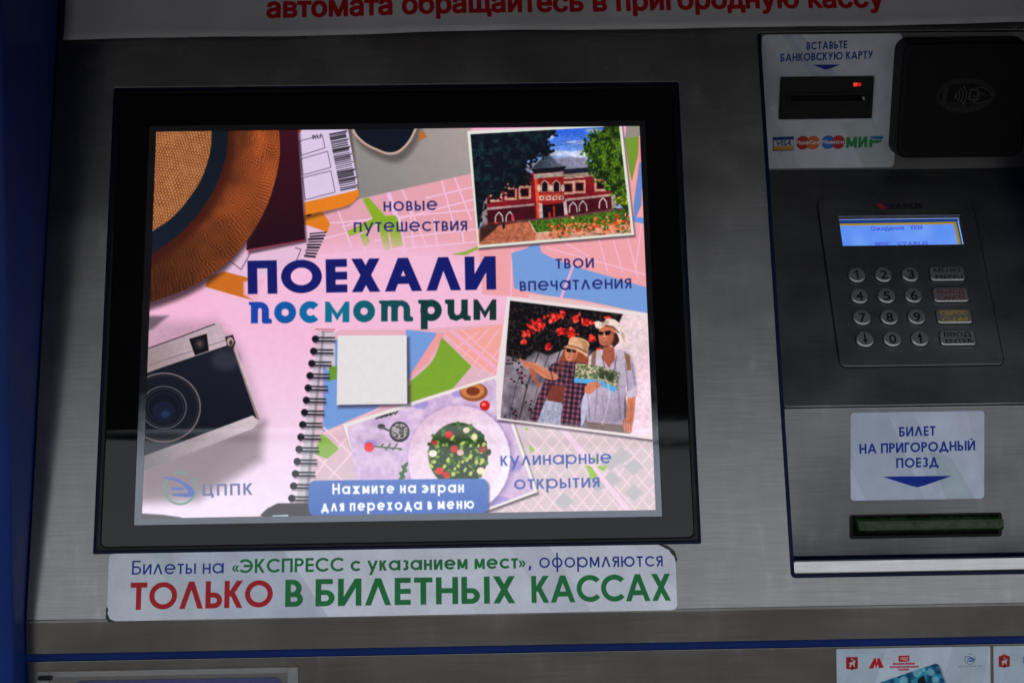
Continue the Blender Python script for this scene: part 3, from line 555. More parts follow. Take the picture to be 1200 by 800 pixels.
    c.poly(q(spline([(132, 602), (180, 606), (226, 628), (250, 655), (244, 672), (226, 676), (170, 672)])) + q([(162, 664), (222, 662), (226, 655), (205, 630), (176, 616), (132, 606)]), bb)
    c.poly(q([(158, 640), (206, 640), (212, 650), (168, 650)]), bb); c.poly(q([(150, 642), (168, 642), (180, 655), (162, 655)]), bb, alpha=.0)
    geo_text(c, 'ЦППК', m2(280, 672), m2(466, 668), 13.4, .17, (112, 116, 150), sp=.24)
    # --- button
    def rrect(x0, y0, x1, y1, r, n=6):
        P = []
        for cx, cy, a in ((x1 - r, y0 + r, -90), (x1 - r, y1 - r, 0), (x0 + r, y1 - r, 90), (x0 + r, y0 + r, 180)):
            P += [(cx + r * math.cos(math.radians(a + 90 * i / n)), cy + r * math.sin(math.radians(a + 90 * i / n))) for i in range(n + 1)]
        return P
    tilt = lambda P: [(x, y - (x - 361) * .012) for x, y in P]
    c.poly(tilt(rrect(362, 564, 573, 606, 9)), (60, 60, 100), soft=10, alpha=.7)
    c.poly(tilt(rrect(361, 562.5, 571, 603, 8)), grad((92, 124, 186), (74, 108, 178), (460, 562), (460, 604)))
    wh = (246, 244, 250)
    geo_text(c, 'Нажмите на экран', (389, 578.5), (543, 576.5), 12.6, .195, wh, sp=.2, XH=.76); geo_text(c, 'для перехода в меню', (376, 598.5), (555, 595.5), 12.6, .195, wh, sp=.2, XH=.76)
    # tonal life inside the pictures, then the softness of a photographed display
    hi = noise2(H, W, 3.2, 21); mid = noise2(H, W, 9, 22); big = noise2(H, W, 70, 23)
    for quad, amt in ((inn_m, .22), (inn_c, .11), (sal, .06), ([m2(40, 60), m2(380, 20), m2(500, 390), m2(40, 590)], .05)):
        c.clip = None; M = c.poly(quad, None, mask=True)
        t = ((hi - .5) * .5 + (mid - .5) * .5 + (big - .5) * .5) * amt * 2
        c.a *= (1 + M * t)[..., None]
    g = c.a.mean(axis=2, keepdims=True); c.a = g + (c.a - g) * 1.08; c.a = 255 * (np.clip(c.a, 0, 255) / 255) ** 1.07
    for _ in range(2):
        c.a[:, 1:-1] = (c.a[:, :-2] + 2 * c.a[:, 1:-1] + c.a[:, 2:]) / 4; c.a[1:-1] = (c.a[:-2] + 2 * c.a[1:-1] + c.a[2:]) / 4
    # faint dot structure of the panel and unevenness
    X, Y = np.meshgrid(np.arange(W), np.arange(H)); c.a *= (1 + .02 * (n2 - .5) + .025 * (rng.random((H, W)) - .5))[..., None]
    return c.image('screen_picture')
# ------------------------------------------------------------------ materials
def new_mat(name):
    m = bpy.data.materials.new(name); m.use_nodes = True; n = m.node_tree; return m, n, n.nodes['Principled BSDF']
def lin(c): 
    return tuple((v / 255 / 12.92) if v / 255 <= .04045 else ((v / 255 + .055) / 1.055) ** 2.4 for v in c) + (1,)
def add(n, t, **k):
    o = n.nodes.new(t)
    for a, b in k.items(): setattr(o, a, b)
    return o
def ramp(n, src, stops):
    r = add(n, 'ShaderNodeValToRGB'); e = r.color_ramp.elements
    while len(e) < len(stops): e.new(.5)
    for q, (p, c) in zip(e, stops): q.position = p; q.color = c if len(c) == 4 else (*c, 1)
    n.links.new(src, r.inputs[0]); return r.outputs[0]
def g3(v): return (v, v, v, 1)
def plain(name, col, rough=.5, metal=0., spec=.5, wear=.12, scale=60, bump=.0, coat=0.):
    m, n, p = new_mat(name)
    tc = add(n, 'ShaderNodeTexCoord'); no = add(n, 'ShaderNodeTexNoise'); no.inputs['Scale'].default_value = scale; no.inputs['Detail'].default_value = 6
    n.links.new(tc.outputs['Object'], no.inputs['Vector'])
    c = np.array(col[:3]); n.links.new(ramp(n, no.outputs[0], [(.3, tuple(c * (1 - wear))), (.7, tuple(np.minimum(c * (1 + wear), 1)))]), p.inputs['Base Color'])
    n.links.new(ramp(n, no.outputs[0], [(.3, g3(max(rough - .08, 0))), (.7, g3(min(rough + .08, 1)))]), p.inputs['Roughness'])
    p.inputs['Metallic'].default_value = metal; p.inputs['Specular IOR Level'].default_value = spec; p.inputs['Coat Weight'].default_value = coat
    if bump:
        b = add(n, 'ShaderNodeBump'); b.inputs['Strength'].default_value = bump; b.inputs['Distance'].default_value = .0006; n.links.new(no.outputs[0], b.inputs['Height']); n.links.new(b.outputs[0], p.inputs['Normal'])
    return m
def steel(name, base=.235, rough=.25, aniso=.94, tint=(1.02, 1.0, .985)):
    """brushed sheet steel: grain runs along X; hair-fine streaks, cloudy wipe marks, a few finger smudges"""
    m, n, p = new_mat(name)
    g = add(n, 'ShaderNodeNewGeometry'); mp = add(n, 'ShaderNodeMapping'); mp.inputs['Scale'].default_value = (30, 1000, 1000)
    n.links.new(g.outputs['Position'], mp.inputs['Vector'])
    fine = add(n, 'ShaderNodeTexNoise'); fine.inputs['Scale'].default_value = 1; fine.inputs['Detail'].default_value = 4; n.links.new(mp.outputs[0], fine.inputs['Vector'])
    mp2 = add(n, 'ShaderNodeMapping'); mp2.inputs['Scale'].default_value = (14, 20, 20); n.links.new(g.outputs['Position'], mp2.inputs['Vector'])
    cl = add(n, 'ShaderNodeTexNoise'); cl.inputs['Scale'].default_value = 1; cl.inputs['Detail'].default_value = 2.5; cl.inputs['Roughness'].default_value = .5; cl.inputs['Distortion'].default_value = .0; n.links.new(mp2.outputs[0], cl.inputs['Vector'])
    a = ramp(n, fine.outputs[0], [(.25, tuple(base * .87 * t for t in tint)), (.75, tuple(min(1, base * 1.13 * t) for t in tint))])
    b = ramp(n, cl.outputs[0], [(.35, g3(.88)), (.65, g3(1.06))])
    mx = add(n, 'ShaderNodeMix', data_type='RGBA', blend_type='MULTIPLY'); mx.inputs[0].default_value = 1; n.links.new(a, mx.inputs[6]); n.links.new(b, mx.inputs[7])
    mp3 = add(n, 'ShaderNodeMapping'); mp3.inputs['Scale'].default_value = (120, 34, 34); n.links.new(g.outputs['Position'], mp3.inputs['Vector'])
    sc = add(n, 'ShaderNodeTexNoise'); sc.inputs['Scale'].default_value = 1; sc.inputs['Detail'].default_value = 3; n.links.new(mp3.outputs[0], sc.inputs['Vector'])
    mx2 = add(n, 'ShaderNodeMix', data_type='RGBA', blend_type='MULTIPLY'); mx2.inputs[0].default_value = 1; n.links.new(mx.outputs[2], mx2.inputs[6]); n.links.new(ramp(n, sc.outputs[0], [(.3, g3(.93)), (.62, g3(1)), (.74, g3(1.14))]), mx2.inputs[7])
    n.links.new(mx2.outputs[2], p.inputs['Base Color'])
    n.links.new(ramp(n, cl.outputs[0], [(.3, g3(rough - .03)), (.7, g3(rough + .05))]), p.inputs['Roughness'])
    p.inputs['Metallic'].default_value = 1; p.inputs['Anisotropic'].default_value = aniso
    tg = add(n, 'ShaderNodeCombineXYZ'); tg.inputs[0].default_value = 1; n.links.new(tg.outputs[0], p.inputs['Tangent']); p.inputs['Anisotropic Rotation'].default_value = .25
    return m
def printed(name, im, rough=.38, spec=.5, emit=0., wear=.05, coat=0.):
    m, n, p = new_mat(name)
    t = add(n, 'ShaderNodeTexImage', image=im, extension='EXTEND'); tc = add(n, 'ShaderNodeTexCoord'); no = add(n, 'ShaderNodeTexNoise'); no.inputs['Scale'].default_value = 30; no.inputs['Detail'].default_value = 8
    n.links.new(tc.outputs['Object'], no.inputs['Vector'])
    mx = add(n, 'ShaderNodeMix', data_type='RGBA', blend_type='MULTIPLY'); mx.inputs[0].default_value = 1
    n.links.new(t.outputs[0], mx.inputs[6]); n.links.new(ramp(n, no.outputs[0], [(.3, g3(1 - wear * 2)), (.6, g3(1))]), mx.inputs[7])
    p.inputs['Roughness'].default_value = rough; p.inputs['Specular IOR Level'].default_value = spec; p.inputs['Coat Weight'].default_value = coat
    if emit:
        p.inputs['Base Color'].default_value = (.004, .004, .005, 1); n.links.new(t.outputs[0], p.inputs['Emission Color']); p.inputs['Emission Strength'].default_value = emit
    else: n.links.new(mx.outputs[2], p.inputs['Base Color'])
    return m
M_STEEL = steel('brushed_steel'); M_STEEL2 = steel('satin_steel', .25, .28, .8, (.97, .99, 1.05)); M_PAD = steel('pad_steel', .30, .30, .6, (.96, .99, 1.06))
M_STEEL3 = steel('door_steel', .19, .20, .4, (1.03, 1, .97)); M_LIP = steel('lip_steel', .42, .26, .6); M_KEY = None
M_BLUE = plain('blue_paint', (.002, .019, .125), .5, spec=.14, wear=.18, scale=14, bump=.15)
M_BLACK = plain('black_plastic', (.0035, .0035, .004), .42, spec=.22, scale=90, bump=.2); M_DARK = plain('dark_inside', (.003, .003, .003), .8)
M_RUB = plain('black_housing', (.0035, .0035, .004), .5, spec=.16, scale=250, bump=.4)
M_LCDF = plain('grey_mask', (.16, .17, .185), .10, metal=1., wear=.06)
M_GREEN = plain('green_plastic', (.014, .042, .010), .28, scale=120, wear=.5, bump=.5); M_GREEN2 = plain('green_plastic_edge', (.022, .055, .014), .25, wear=.4)
M_YEL = plain('yellow_edge', (.45, .27, .01), .5)
def glass():
    m, n, p = new_mat('black_touch_glass')
    g = add(n, 'ShaderNodeNewGeometry'); mp = add(n, 'ShaderNodeMapping'); mp.inputs['Scale'].default_value = (7, 20, 20); n.links.new(g.outputs['Position'], mp.inputs['Vector'])
    no = add(n, 'ShaderNodeTexNoise'); no.inputs['Scale'].default_value = 1; no.inputs['Detail'].default_value = 8; no.inputs['Distortion'].default_value = 1.2; n.links.new(mp.outputs[0], no.inputs['Vector'])
    n.links.new(ramp(n, no.outputs[0], [(.35, (.0010, .0010, .0013)), (.75, (.0022, .0022, .0026))]), p.inputs['Base Color'])
    n.links.new(ramp(n, no.outputs[0], [(.3, g3(.015)), (.55, g3(.04)), (.75, g3(.16))]), p.inputs['Roughness']); p.inputs['Specular IOR Level'].default_value = .33
    return m
M_GLASS = glass()

# ------------------------------------------------------------------ geometry helpers (millimetres on a frame -> metres)
T = math.radians(16)
UX = Vector((1, 0, 0)); VF = Vector((0, math.sin(T), math.cos(T))); NF = Vector((0, -math.cos(T), math.sin(T)))
class Frame:
    def __init__(s, o, v): s.o = Vector(o); s.v = Vector(v).normalized(); s.n = UX.cross(s.v).normalized()
    def at(s, u, v, n=0): return s.o + (UX * u + s.v * v + s.n * n) * .001
FA = Frame((0, 0, 0), VF)                                   # sloping front sheet, origin at the picture's centre
def fp(v, n): return VF * (v * .001) + NF * (n * .001)
P0, P1, P2, P3 = fp(205, 0), fp(121.2, -55), fp(-67.1, -3), fp(-162.9, -35)
CA = Frame(P0, P0 - P1); PB = Frame(P1, P1 - P2); TC = Frame(P2, P2 - P3)
LO = Frame((0, -.05513, 0), (0, 0, 1))                      # upright lower front
def rr(x0, y0, x1, y1, r=0, n=5):
    if r <= 0: return [(x0, y0), (x1, y0), (x1, y1), (x0, y1)]
    P = []
    for cx, cy, a in ((x0 + r, y0 + r, 180), (x1 - r, y0 + r, 270), (x1 - r, y1 - r, 0), (x0 + r, y1 - r, 90)):
        P += [(cx + r * math.cos(math.radians(a + 90 * i / n)), cy + r * math.sin(math.radians(a + 90 * i / n))) for i in range(n + 1)]
    return P
def link(name, bm, mats, parent=None, smooth=False):
    bmesh.ops.remove_doubles(bm, verts=bm.verts, dist=1e-7); bmesh.ops.recalc_face_normals(bm, faces=bm.faces)
    lo = Vector([min(v.co[i] for v in bm.verts) for i in range(3)]); hi = Vector([max(v.co[i] for v in bm.verts) for i in range(3)]); c = (lo + hi) / 2
    bmesh.ops.translate(bm, verts=bm.verts, vec=-c)
    me = bpy.data.meshes.new(name); bm.to_mesh(me); bm.free()
    for m in (mats if isinstance(mats, (list, tuple)) else [mats]): me.materials.append(m)
    o = bpy.data.objects.new(name, me); COL.objects.link(o); o['wc'] = tuple(c); pc = Vector(parent['wc']) if parent else Vector((0, 0, 0)); o.location = c - pc
    if parent: o.parent = parent
    if smooth:
        for p in me.polygons: p.use_smooth = True
    return o
def bev(o, w_, seg=2, ang=40):
    b = o.modifiers.new('bevel', 'BEVEL'); b.width = w_ * .001; b.segments = seg; b.limit_method = 'ANGLE'; b.angle_limit = math.radians(ang); b.use_clamp_overlap = True; return o
def offset(L, d, hole):
    A = sum(L[i][0] * L[(i + 1) % len(L)][1] - L[(i + 1) % len(L)][0] * L[i][1] for i in range(len(L))); sg = (1 if A > 0 else -1) * (-1 if hole else 1); out = []
    m = len(L)
    for i in range(m):
        p, q, r = L[i - 1], L[i], L[(i + 1) % m]
        e1 = (q[0] - p[0], q[1] - p[1]); e2 = (r[0] - q[0], r[1] - q[1]); l1 = math.hypot(*e1) or 1; l2 = math.hypot(*e2) or 1
        n1 = (-e1[1] / l1 * sg, e1[0] / l1 * sg); n2 = (-e2[1] / l2 * sg, e2[0] / l2 * sg); k = 1 + n1[0] * n2[0] + n1[1] * n2[1]; k = max(k, .4)
        out.append((q[0] + (n1[0] + n2[0]) / k * d, q[1] + (n1[1] + n2[1]) / k * d))
    return out
def slab_bm(bm, fr, loops, n0, n1, uv=None, uvr=None, mi_front=0, mi_side=0, taper=0., bev_=0., seg=2):
    """flat plate with holes: loops[0] outline, others holes; front face at n1; edges of the front rounded by bev_"""
    if n0 > n1: n0, n1 = n1, n0
    uvl = bm.loops.layers.uv.verify(); bev_ = min(bev_, (n1 - n0) * .8)
    steps = [(0., n0), (0., n1 - bev_)] if bev_ else [(0., n0), (0., n1)]
    if bev_:
        for i in range(1, seg + 1): t = i / seg * PI / 2; steps.append((bev_ * (1 - math.cos(t)), n1 - bev_ + bev_ * math.sin(t)))
    rings = []
    for j, (d, n) in enumerate(steps):
        LL = [offset(L, d + (taper if j else 0), k > 0) if (d or (taper and j)) else list(L) for k, L in enumerate(loops)]
        flat = [p for L in LL for p in L]; rings.append((flat, [bm.verts.new(fr.at(*p, n)) for p in flat]))
    def setuv(f, pts):
        for l, p in zip(f.loops, pts):
            if uvr: l[uvl].uv = ((p[0] - uvr[0]) / (uvr[2] - uvr[0]), (p[1] - uvr[1]) / (uvr[3] - uvr[1]))
    for ri, rev in ((-1, False), (0, True)):
        flat, vv = rings[ri]; mi = mi_side if rev else mi_front
        if len(loops) == 1:
            ids = list(range(len(flat))); A = sum(flat[i][0] * flat[(i + 1) % len(flat)][1] - flat[(i + 1) % len(flat)][0] * flat[i][1] for i in ids)
            if (A < 0) != rev: ids = ids[::-1]
            f = bm.faces.new([vv[i] for i in ids]); f.material_index = mi; setuv(f, [flat[i] for i in ids])
        else:
            k = 0; L3 = []
            for L in loops: L3.append([Vector((*flat[k + i], 0)) for i in range(len(L))]); k += len(L)
            for t in tessellate_polygon(L3):
                a, b, c_ = [flat[i] for i in t]; cr_ = (b[0] - a[0]) * (c_[1] - a[1]) - (b[1] - a[1]) * (c_[0] - a[0])
                if abs(cr_) < 1e-9: continue
                t = list(t)
                if (cr_ < 0) != rev: t = t[::-1]
                f = bm.faces.new([vv[i] for i in t]); f.material_index = mi; setuv(f, [flat[i] for i in t])
    for j in range(len(rings) - 1):
        fa, va = rings[j]; fb, vb = rings[j + 1]; k = 0
        for L in loops:
            m = len(L)
            for i in range(m):
                a, b = k + i, k + (i + 1) % m
                f = bm.faces.new((va[a], va[b], vb[b], vb[a])); f.material_index = mi_side; setuv(f, (fa[a], fa[b], fb[b], fb[a]))
                if j > 0: f.smooth = True
            k += m
def slab(name, fr, loops, n0, n1, mats, parent=None, uvr=None, mi_side=0, bevel=0., taper=0., seg=2):
    bm = bmesh.new(); slab_bm(bm, fr, loops, n0, n1, uvr=uvr, mi_side=mi_side, taper=taper, bev_=bevel, seg=max(seg, 3))
    return link(name, bm, mats, parent)
def prism(name, prof, x0, x1, mats, parent=None, bevel=0.):     # profile in (Y, Z) metres, extruded along X in mm
    bm = bmesh.new(); A = [bm.verts.new((x0 * .001, y, z)) for y, z in prof]; B = [bm.verts.new((x1 * .001, y, z)) for y, z in prof]
    m = len(prof); tri = tessellate_polygon([[Vector((y, z, 0)) for y, z in prof]])
    for t in tri: bm.faces.new([A[i] for i in t]); bm.faces.new([B[i] for i in reversed(t)])
    for i in range(m): bm.faces.new((A[i], A[(i + 1) % m], B[(i + 1) % m], B[i]))
    o = link(name, bm, mats, parent)
    if bevel: bev(o, bevel)
    return o
def tag(o, label=None, cat=None, group=None, kind=None):
    if label: o['label'] = label
    if cat: o['category'] = cat
    if group: o['group'] = group
    if kind: o['kind'] = kind
    return o

# ------------------------------------------------------------------ the ground in front of the machine
GZ = -1.27
def ground():
    bm = bmesh.new(); R_ = 3000
    vs_ = [bm.verts.new(p) for p in ((-R_, -R_, GZ), (R_, -R_, GZ), (R_, R_, GZ), (-R_, R_, GZ))]; bm.faces.new(vs_)
    o = link('ground', bm, plain('asphalt', (.038, .035, .032), .85, scale=3, wear=.25)); tag(o, kind='structure')
ground()

# ------------------------------------------------------------------ the machine
mach = bpy.data.objects.new('ticket_machine', None); COL.objects.link(mach); mach.location = (.13, .22, GZ); mach['wc'] = tuple(mach.location)
tag(mach, 'brushed steel and blue ticket vending machine with lit touch screen, card reader and keypad', 'ticket machine')
XL, XR = -240.2, 500
yz = lambda v, n: tuple(fp(v, n))[1:]
CH = -.083                                                    # front edge of the side cheeks
FZ = fp(-200, 0)                                              # lower bend of the front sheet
# hull behind the sheets
prism('cabinet', [(-.0522, GZ + .06), (-.0522, FZ.z - .006), yz(-192, -9.5), yz(-164, -62), yz(330, -62), (yz(330, -62)[0], .345), (.52, .345), (.52, GZ + .06)], XL - 1, XR + 1, M_BLUE, mach)
prism('plinth', [(-.03, GZ), (-.03, GZ + .06), (.50, GZ + .06), (.50, GZ)], XL + 20, XR - 20, M_BLACK, mach)
for x0, x1 in ((-300, XL - 1), (XR + 1, XR + 61)):
    o = prism('side_cheek', [(CH, GZ + .0), (CH, .345), (.525, .345), (.525, GZ + .0)], x0, x1, M_BLUE, mach); bev(o, 6, 4)
HOODY, HOODZ = -.60, .2395
o = prism('canopy_hood', [(HOODY, HOODZ), (HOODY, HOODZ + .05), (.525, HOODZ + .09), (.525, .346), (CH - .001, .346), (CH - .001, .335)], -1100, XR + 600, plain('hood_paint', (.17, .18, .205), .7, spec=.2), mach)
# front sheet: openings for the screen and for the service recess
def fascia():
    bm = bmesh.new()
    slab_bm(bm, FA, [rr(XL, -200, XR, 330), rr(-199.2, -157.6, 196.2, 168.2, 1.2), rr(253.8, -181, 456, 205, 3)], -1.8, 0, bev_=.4)
    return link('front_sheet', bm, M_STEEL, mach)
fascia()
# its lower flange: one sheet folded to the upright, rounded fold
def flange():
    a = FZ; bm = bmesh.new(); prof = []
    r = .0022
    prof = [tuple(fp(-200.05, -.05))[1:], (-.05513 - .0002, FZ.z - .0006), (-.05513 - .0003, FZ.z - .0016), (-.05513 - .0003, -.2136), (-.0535, -.2136), (-.0535, FZ.z - .001)]
    for x0, x1 in ((XL, XR),):
        A = [bm.verts.new((x0 * .001, y, z)) for y, z in prof]; B = [bm.verts.new((x1 * .001, y, z)) for y, z in prof]; m = len(prof)
        bm.faces.new(A); bm.faces.new(B[::-1])
        for i in range(m): bm.faces.new((A[i], A[(i + 1) % m], B[(i + 1) % m], B[i]))
    return link('lower_flange', bm, M_STEEL3, mach)
flange()
# blue inner frame seen through the narrow gaps
slab('chassis_frame', FA, [rr(XL + 2, -195, XR - 2, 325), rr(-192, -150, 189, 160, 0), rr(256.6, -170.0, 453.5, 203.2, 2)], -5, -1.85, plain('navy_primer', (.001, .006, .034), .5, spec=.12), mach)
# --- touch screen
scr = slab('touch_screen', FA, [rr(-194.6, -153.4, 191.8, 163.6, 4), rr(-173.7, -139.3, 171.5, 139.2, .6)], -2.3, -1.0, M_GLASS, mach, bevel=.3)
scr['label'] = 'black glass touch screen showing a travel advertisement'
slab('screen_rim', FA, [rr(-197.4, -155.8, 194.6, 166.4, 1.5), rr(-194.9, -153.7, 192.1, 163.9, 4)], -2.3, -.5, M_BLACK, scr, bevel=.5)
slab('picture_surround', FA, [rr(-176, -142, 174, 141.5), rr(-168.9, -134.9, 167.6, 135.6)], -3.6, -1.3, M_LCDF, scr)
M_SCREEN = printed('lit_picture', paint_screen(), rough=.03, spec=.85, emit=1.04 * EX)
d = slab('display', FA, [rr(-168.75, -134.75, 167.45, 135.45)], -3.4, -1.5, M_SCREEN, scr, uvr=(-168.75, -134.75, 167.45, 135.45)); d['label'] = 'lit advertisement with headline, hat, camera and travel photographs'
# --- service recess: one bent sheet in three slopes plus two side walls
L1, L2, L3 = (P0 - P1).length * 1000, (P1 - P2).length * 1000, (P2 - P3).length * 1000
RX0, RX1 = 256.8, 453.2
slab('card_panel', CA, [rr(RX0, -L1, RX1, -1.0), rr(278, -51, 334, -42)], -1.5, 0, steel('shaded_steel', .12, .34, .6, (.98, 1, 1.03)), mach, bevel=.4)  # same steel as the recess, its dim ground reflection put into a darker colour
slab('keypad_panel', PB, [rr(RX0, -L2 + .4, RX1, 1.2), rr(312.5, -66, 398.8, -43)], -1.5, 0, M_STEEL2, mach, bevel=.7)
slab('ticket_panel', TC, [rr(RX0, -L3, RX1, -.6), rr(302, -88, 402.6, -74.2, 1.5)], -1.5, 0, M_STEEL2, mach, bevel=.7)
wallp = [yz(203, -2.3), yz(203, -58), yz(-172, -58), yz(-172, -2.3)]
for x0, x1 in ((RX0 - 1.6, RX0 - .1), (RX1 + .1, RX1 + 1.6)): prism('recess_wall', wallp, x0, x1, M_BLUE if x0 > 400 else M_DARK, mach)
prism('tray_floor', [yz(-171.5, -3), yz(-171.5, -50), yz(-174, -50), yz(-174, -3)], RX0, RX1, M_STEEL2, mach)
lp = slab('tray_lip', FA, [rr(255.9, -178.9, RX1, -169.9, 1.4)], -9, .5, M_LIP, mach, bevel=1.0, seg=3)
# --- card reader
cr = slab('card_reader', CA, [rr(272, -61.9, 338.8, -31.9, .8), rr(279.5, -48.8, 332.5, -44.6)], .5, 3.0, M_BLACK, mach, bevel=.5)
slab('slot_throat', CA, [rr(277.5, -52, 335, -41)], -7, -5, M_DARK, cr)
slab('slot_guide', CA, [rr(276.4, -51.8, 335.4, -42.6, 1), rr(279.5, -48.8, 332.5, -44.6)], 3.0, 3.7, M_BLACK, cr, bevel=.35)
def emis(name, col, s):
    m, n, p = new_mat(name); p.inputs['Base Color'].default_value = (.02, .003, .003, 1); p.inputs['Emission Color'].default_value = (*col, 1); p.inputs['Emission Strength'].default_value = s * EX; p.inputs['Roughness'].default_value = .3; return m
M_RED = emis('red_light', (1, .035, .02), 1.1); M_RED2 = emis('red_light_dim', (.8, .02, .015), .6)
slab('indicator_light', CA, [rr(324.0, -38.4, 326.6, -35.9, .4)], 2.9, 3.5, M_RED, cr); slab('indicator_light', CA, [rr(327.0, -38.3, 329.4, -36.0, .4)], 2.9, 3.45, M_RED2, cr)
slab('slot_glint', CA, [rr(331.4, -48.2, 332.3, -45.9, .3)], -1, 3.9, plain('glint_grey', (.5, .52, .54), .2), cr)  # pale bar painted in as a bright reflection at the slot's end
# --- contactless reader: thick black housing with an engraved hand-and-card emblem
def paint_tap():
    c = Canvas(560, 500, (4, 4, 5)); g = (58, 58, 60)
    def e(cx, cy, rx, ry, a0=0, a1=360, n=40): return [(cx + rx * math.cos(math.radians(a0 + (a1 - a0) * i / n)), cy - ry * math.sin(math.radians(a0 + (a1 - a0) * i / n))) for i in range(n + 1)]
    cx, cy = 283, 226
    oval = spline([(cx - 142, cy + 2), (cx - 110, cy - 52), (cx - 50, cy - 78), (cx + 40, cy - 80), (cx + 108, cy - 56), (cx + 142, cy - 2), (cx + 112, cy + 50), (cx + 40, cy + 78), (cx - 50, cy + 78), (cx - 112, cy + 50), (cx - 142, cy + 2)])
    c.loops([oval, [(cx + (x - cx) * .90, cy + (y - cy) * .70) for x, y in oval]], g, alpha=.8)
    c.poly([(x, cy + (y - cy)) for x, y in oval if y > cy + 28], (52, 52, 54), alpha=.7)
    for k, r in enumerate((16, 32, 48, 64)):
        o = e(cx - 62, cy, r + 7, r + 9, -42, 42, 12); i_ = e(cx - 62, cy, r, r + 1, 42, -42, 12); c.poly(o + i_, (92, 92, 94), alpha=.9)
    # a hand holding a card out to the waves
    c.poly([(cx - 104, cy - 40), (cx - 82, cy - 40), (cx - 90, cy + 40), (cx - 112, cy + 40)], (60, 60, 62), alpha=.9)
    c.loops([[(cx + 22, cy - 34), (cx + 66, cy - 24), (cx + 58, cy + 30), (cx + 16, cy + 22)], [(cx + 28, cy - 26), (cx + 58, cy - 19), (cx + 52, cy + 22), (cx + 23, cy + 15)]], (84, 84, 86))
    for P in ([(cx + 48, cy - 32), (cx + 84, cy - 38), (cx + 116, cy - 16), (cx + 130, cy + 6)], [(cx + 34, cy + 4), (cx + 56, cy + 8), (cx + 74, cy + 2)], [(cx + 34, cy + 16), (cx + 58, cy + 20), (cx + 78, cy + 14)], [(cx + 40, cy + 28), (cx + 70, cy + 38), (cx + 112, cy + 24)], [(cx + 60, cy - 8), (cx + 84, cy - 8), (cx + 92, cy + 4)]): c.line(spline(P), 6, (84, 84, 86))
    for x, y in ((168, 108), (236, 94), (316, 94), (392, 108)): c.ell(x, y, 7, 7, (11, 12, 13), soft=4)
    n = noise2(500, 560, 3, 9); c.a *= (.35 + .75 * n)[..., None]
    return c.image('tap_emblem')
M_TAP = printed('tap_emblem', paint_tap(), rough=.5, spec=.15, wear=.1)
tr = slab('contactless_reader', CA, [rr(352.6, -89, 446.0, -4.2, 9, 6)], .3, 21, M_RUB, mach, bevel=2.5, taper=1.2, seg=4)
slab('reader_face', CA, [rr(357.5, -83.5, 441.0, -9.0, 6, 5)], 20.5, 21.6, [M_TAP, M_RUB], tr, uvr=(357.5, -83.5, 441.0, -9.0), mi_side=1, bevel=.4)
# --- pin pad
def paint_lcd():
    c = Canvas(880, 250, (100, 150, 248)); n = noise2(250, 880, 120, 3); c.a[..., 0] += (n - .5) * 26; c.a[..., 1] += (n - .5) * 22; c.a += (noise2(250, 880, 60, 5)[..., None] - .5) * 8
    c.poly([(0, 0), (880, 0), (880, 16), (0, 16)], (150, 176, 250)); c.poly([(0, 12), (870, 12), (870, 44), (0, 46)], (22, 58, 128))
    c.poly([(0, 44), (850, 40), (850, 60), (0, 62)], (172, 138, 24)); c.poly([(832, 40), (852, 40), (858, 250), (838, 250)], (160, 130, 30)); c.poly([(852, 30), (880, 30), (880, 250), (858, 250)], (24, 60, 120)); c.poly([(864, 30), (872, 30), (876, 250), (868, 250)], (130, 180, 240))
    ink = (70, 92, 216)
    font_text(c, 'Ожидание', (226, 108), (468, 104), 36, ink, bold=1.6); font_text(c, 'ХКМ', (512, 103), (600, 101), 34, ink, bold=1.6)
    font_text(c, 'ЯРУС', (240, 246), (350, 244), 34, ink, bold=1.6); font_text(c, '\\\\YARUS', (400, 243), (620, 240), 34, ink, bold=1.6)
    return c.image('pad_display')
pad = slab('pin_pad', PB, [rr(298.2, -165.2, 410.4, -27.2, 5), rr(311.6, -67, 399.4, -42, .5)], .05, 1.5, M_PAD, mach, bevel=.35)
pad['label'] = 'steel keypad plate with a blue lit text display and sixteen keys'
slab('pad_seam', PB, [rr(297.5, -165.9, 411.1, -26.5, 5.6), rr(298.0, -165.4, 410.6, -27.0, 5.1)], .02, .35, M_DARK, pad)
slab('text_display', PB, [rr(312.0, -66.8, 399.2, -42.2)], -2.2, -.9, printed('lcd_picture', paint_lcd(), rough=.2, emit=.95 * EX), pad, uvr=(312.0, -66.8, 399.2, -42.2))
def paint_brand():
    c = Canvas(360, 70, (0, 0, 0)); c.a[:] = (96, 97, 100); c.ink = np.zeros((70, 360))
    for k, col in ((0, (186, 26, 34)), (26, (170, 22, 30)), (50, (30, 40, 120))): c.poly([(14 + k, 12), (34 + k, 12), (64 + k, 56), (44 + k, 56)], col)
    font_text(c, 'YARUS', (98, 54), (345, 54), 40, (10, 11, 14), bold=2.2)
    return c.image('pad_brand', c.ink)
def decal(name, im, metal, rough=.4):
    """metal where there is no ink, matt ink where there is"""
    m, n, p = new_mat(name); t = add(n, 'ShaderNodeTexImage', image=im, extension='EXTEND')
    mx = add(n, 'ShaderNodeMix', data_type='RGBA'); n.links.new(t.outputs[1], mx.inputs[0]); mx.inputs[6].default_value = metal; n.links.new(t.outputs[0], mx.inputs[7]); n.links.new(mx.outputs[2], p.inputs['Base Color'])
    iv = add(n, 'ShaderNodeMath', operation='SUBTRACT'); iv.inputs[0].default_value = 1; n.links.new(t.outputs[1], iv.inputs[1]); n.links.new(iv.outputs[0], p.inputs['Metallic'])
    p.inputs['Roughness'].default_value = rough; return m
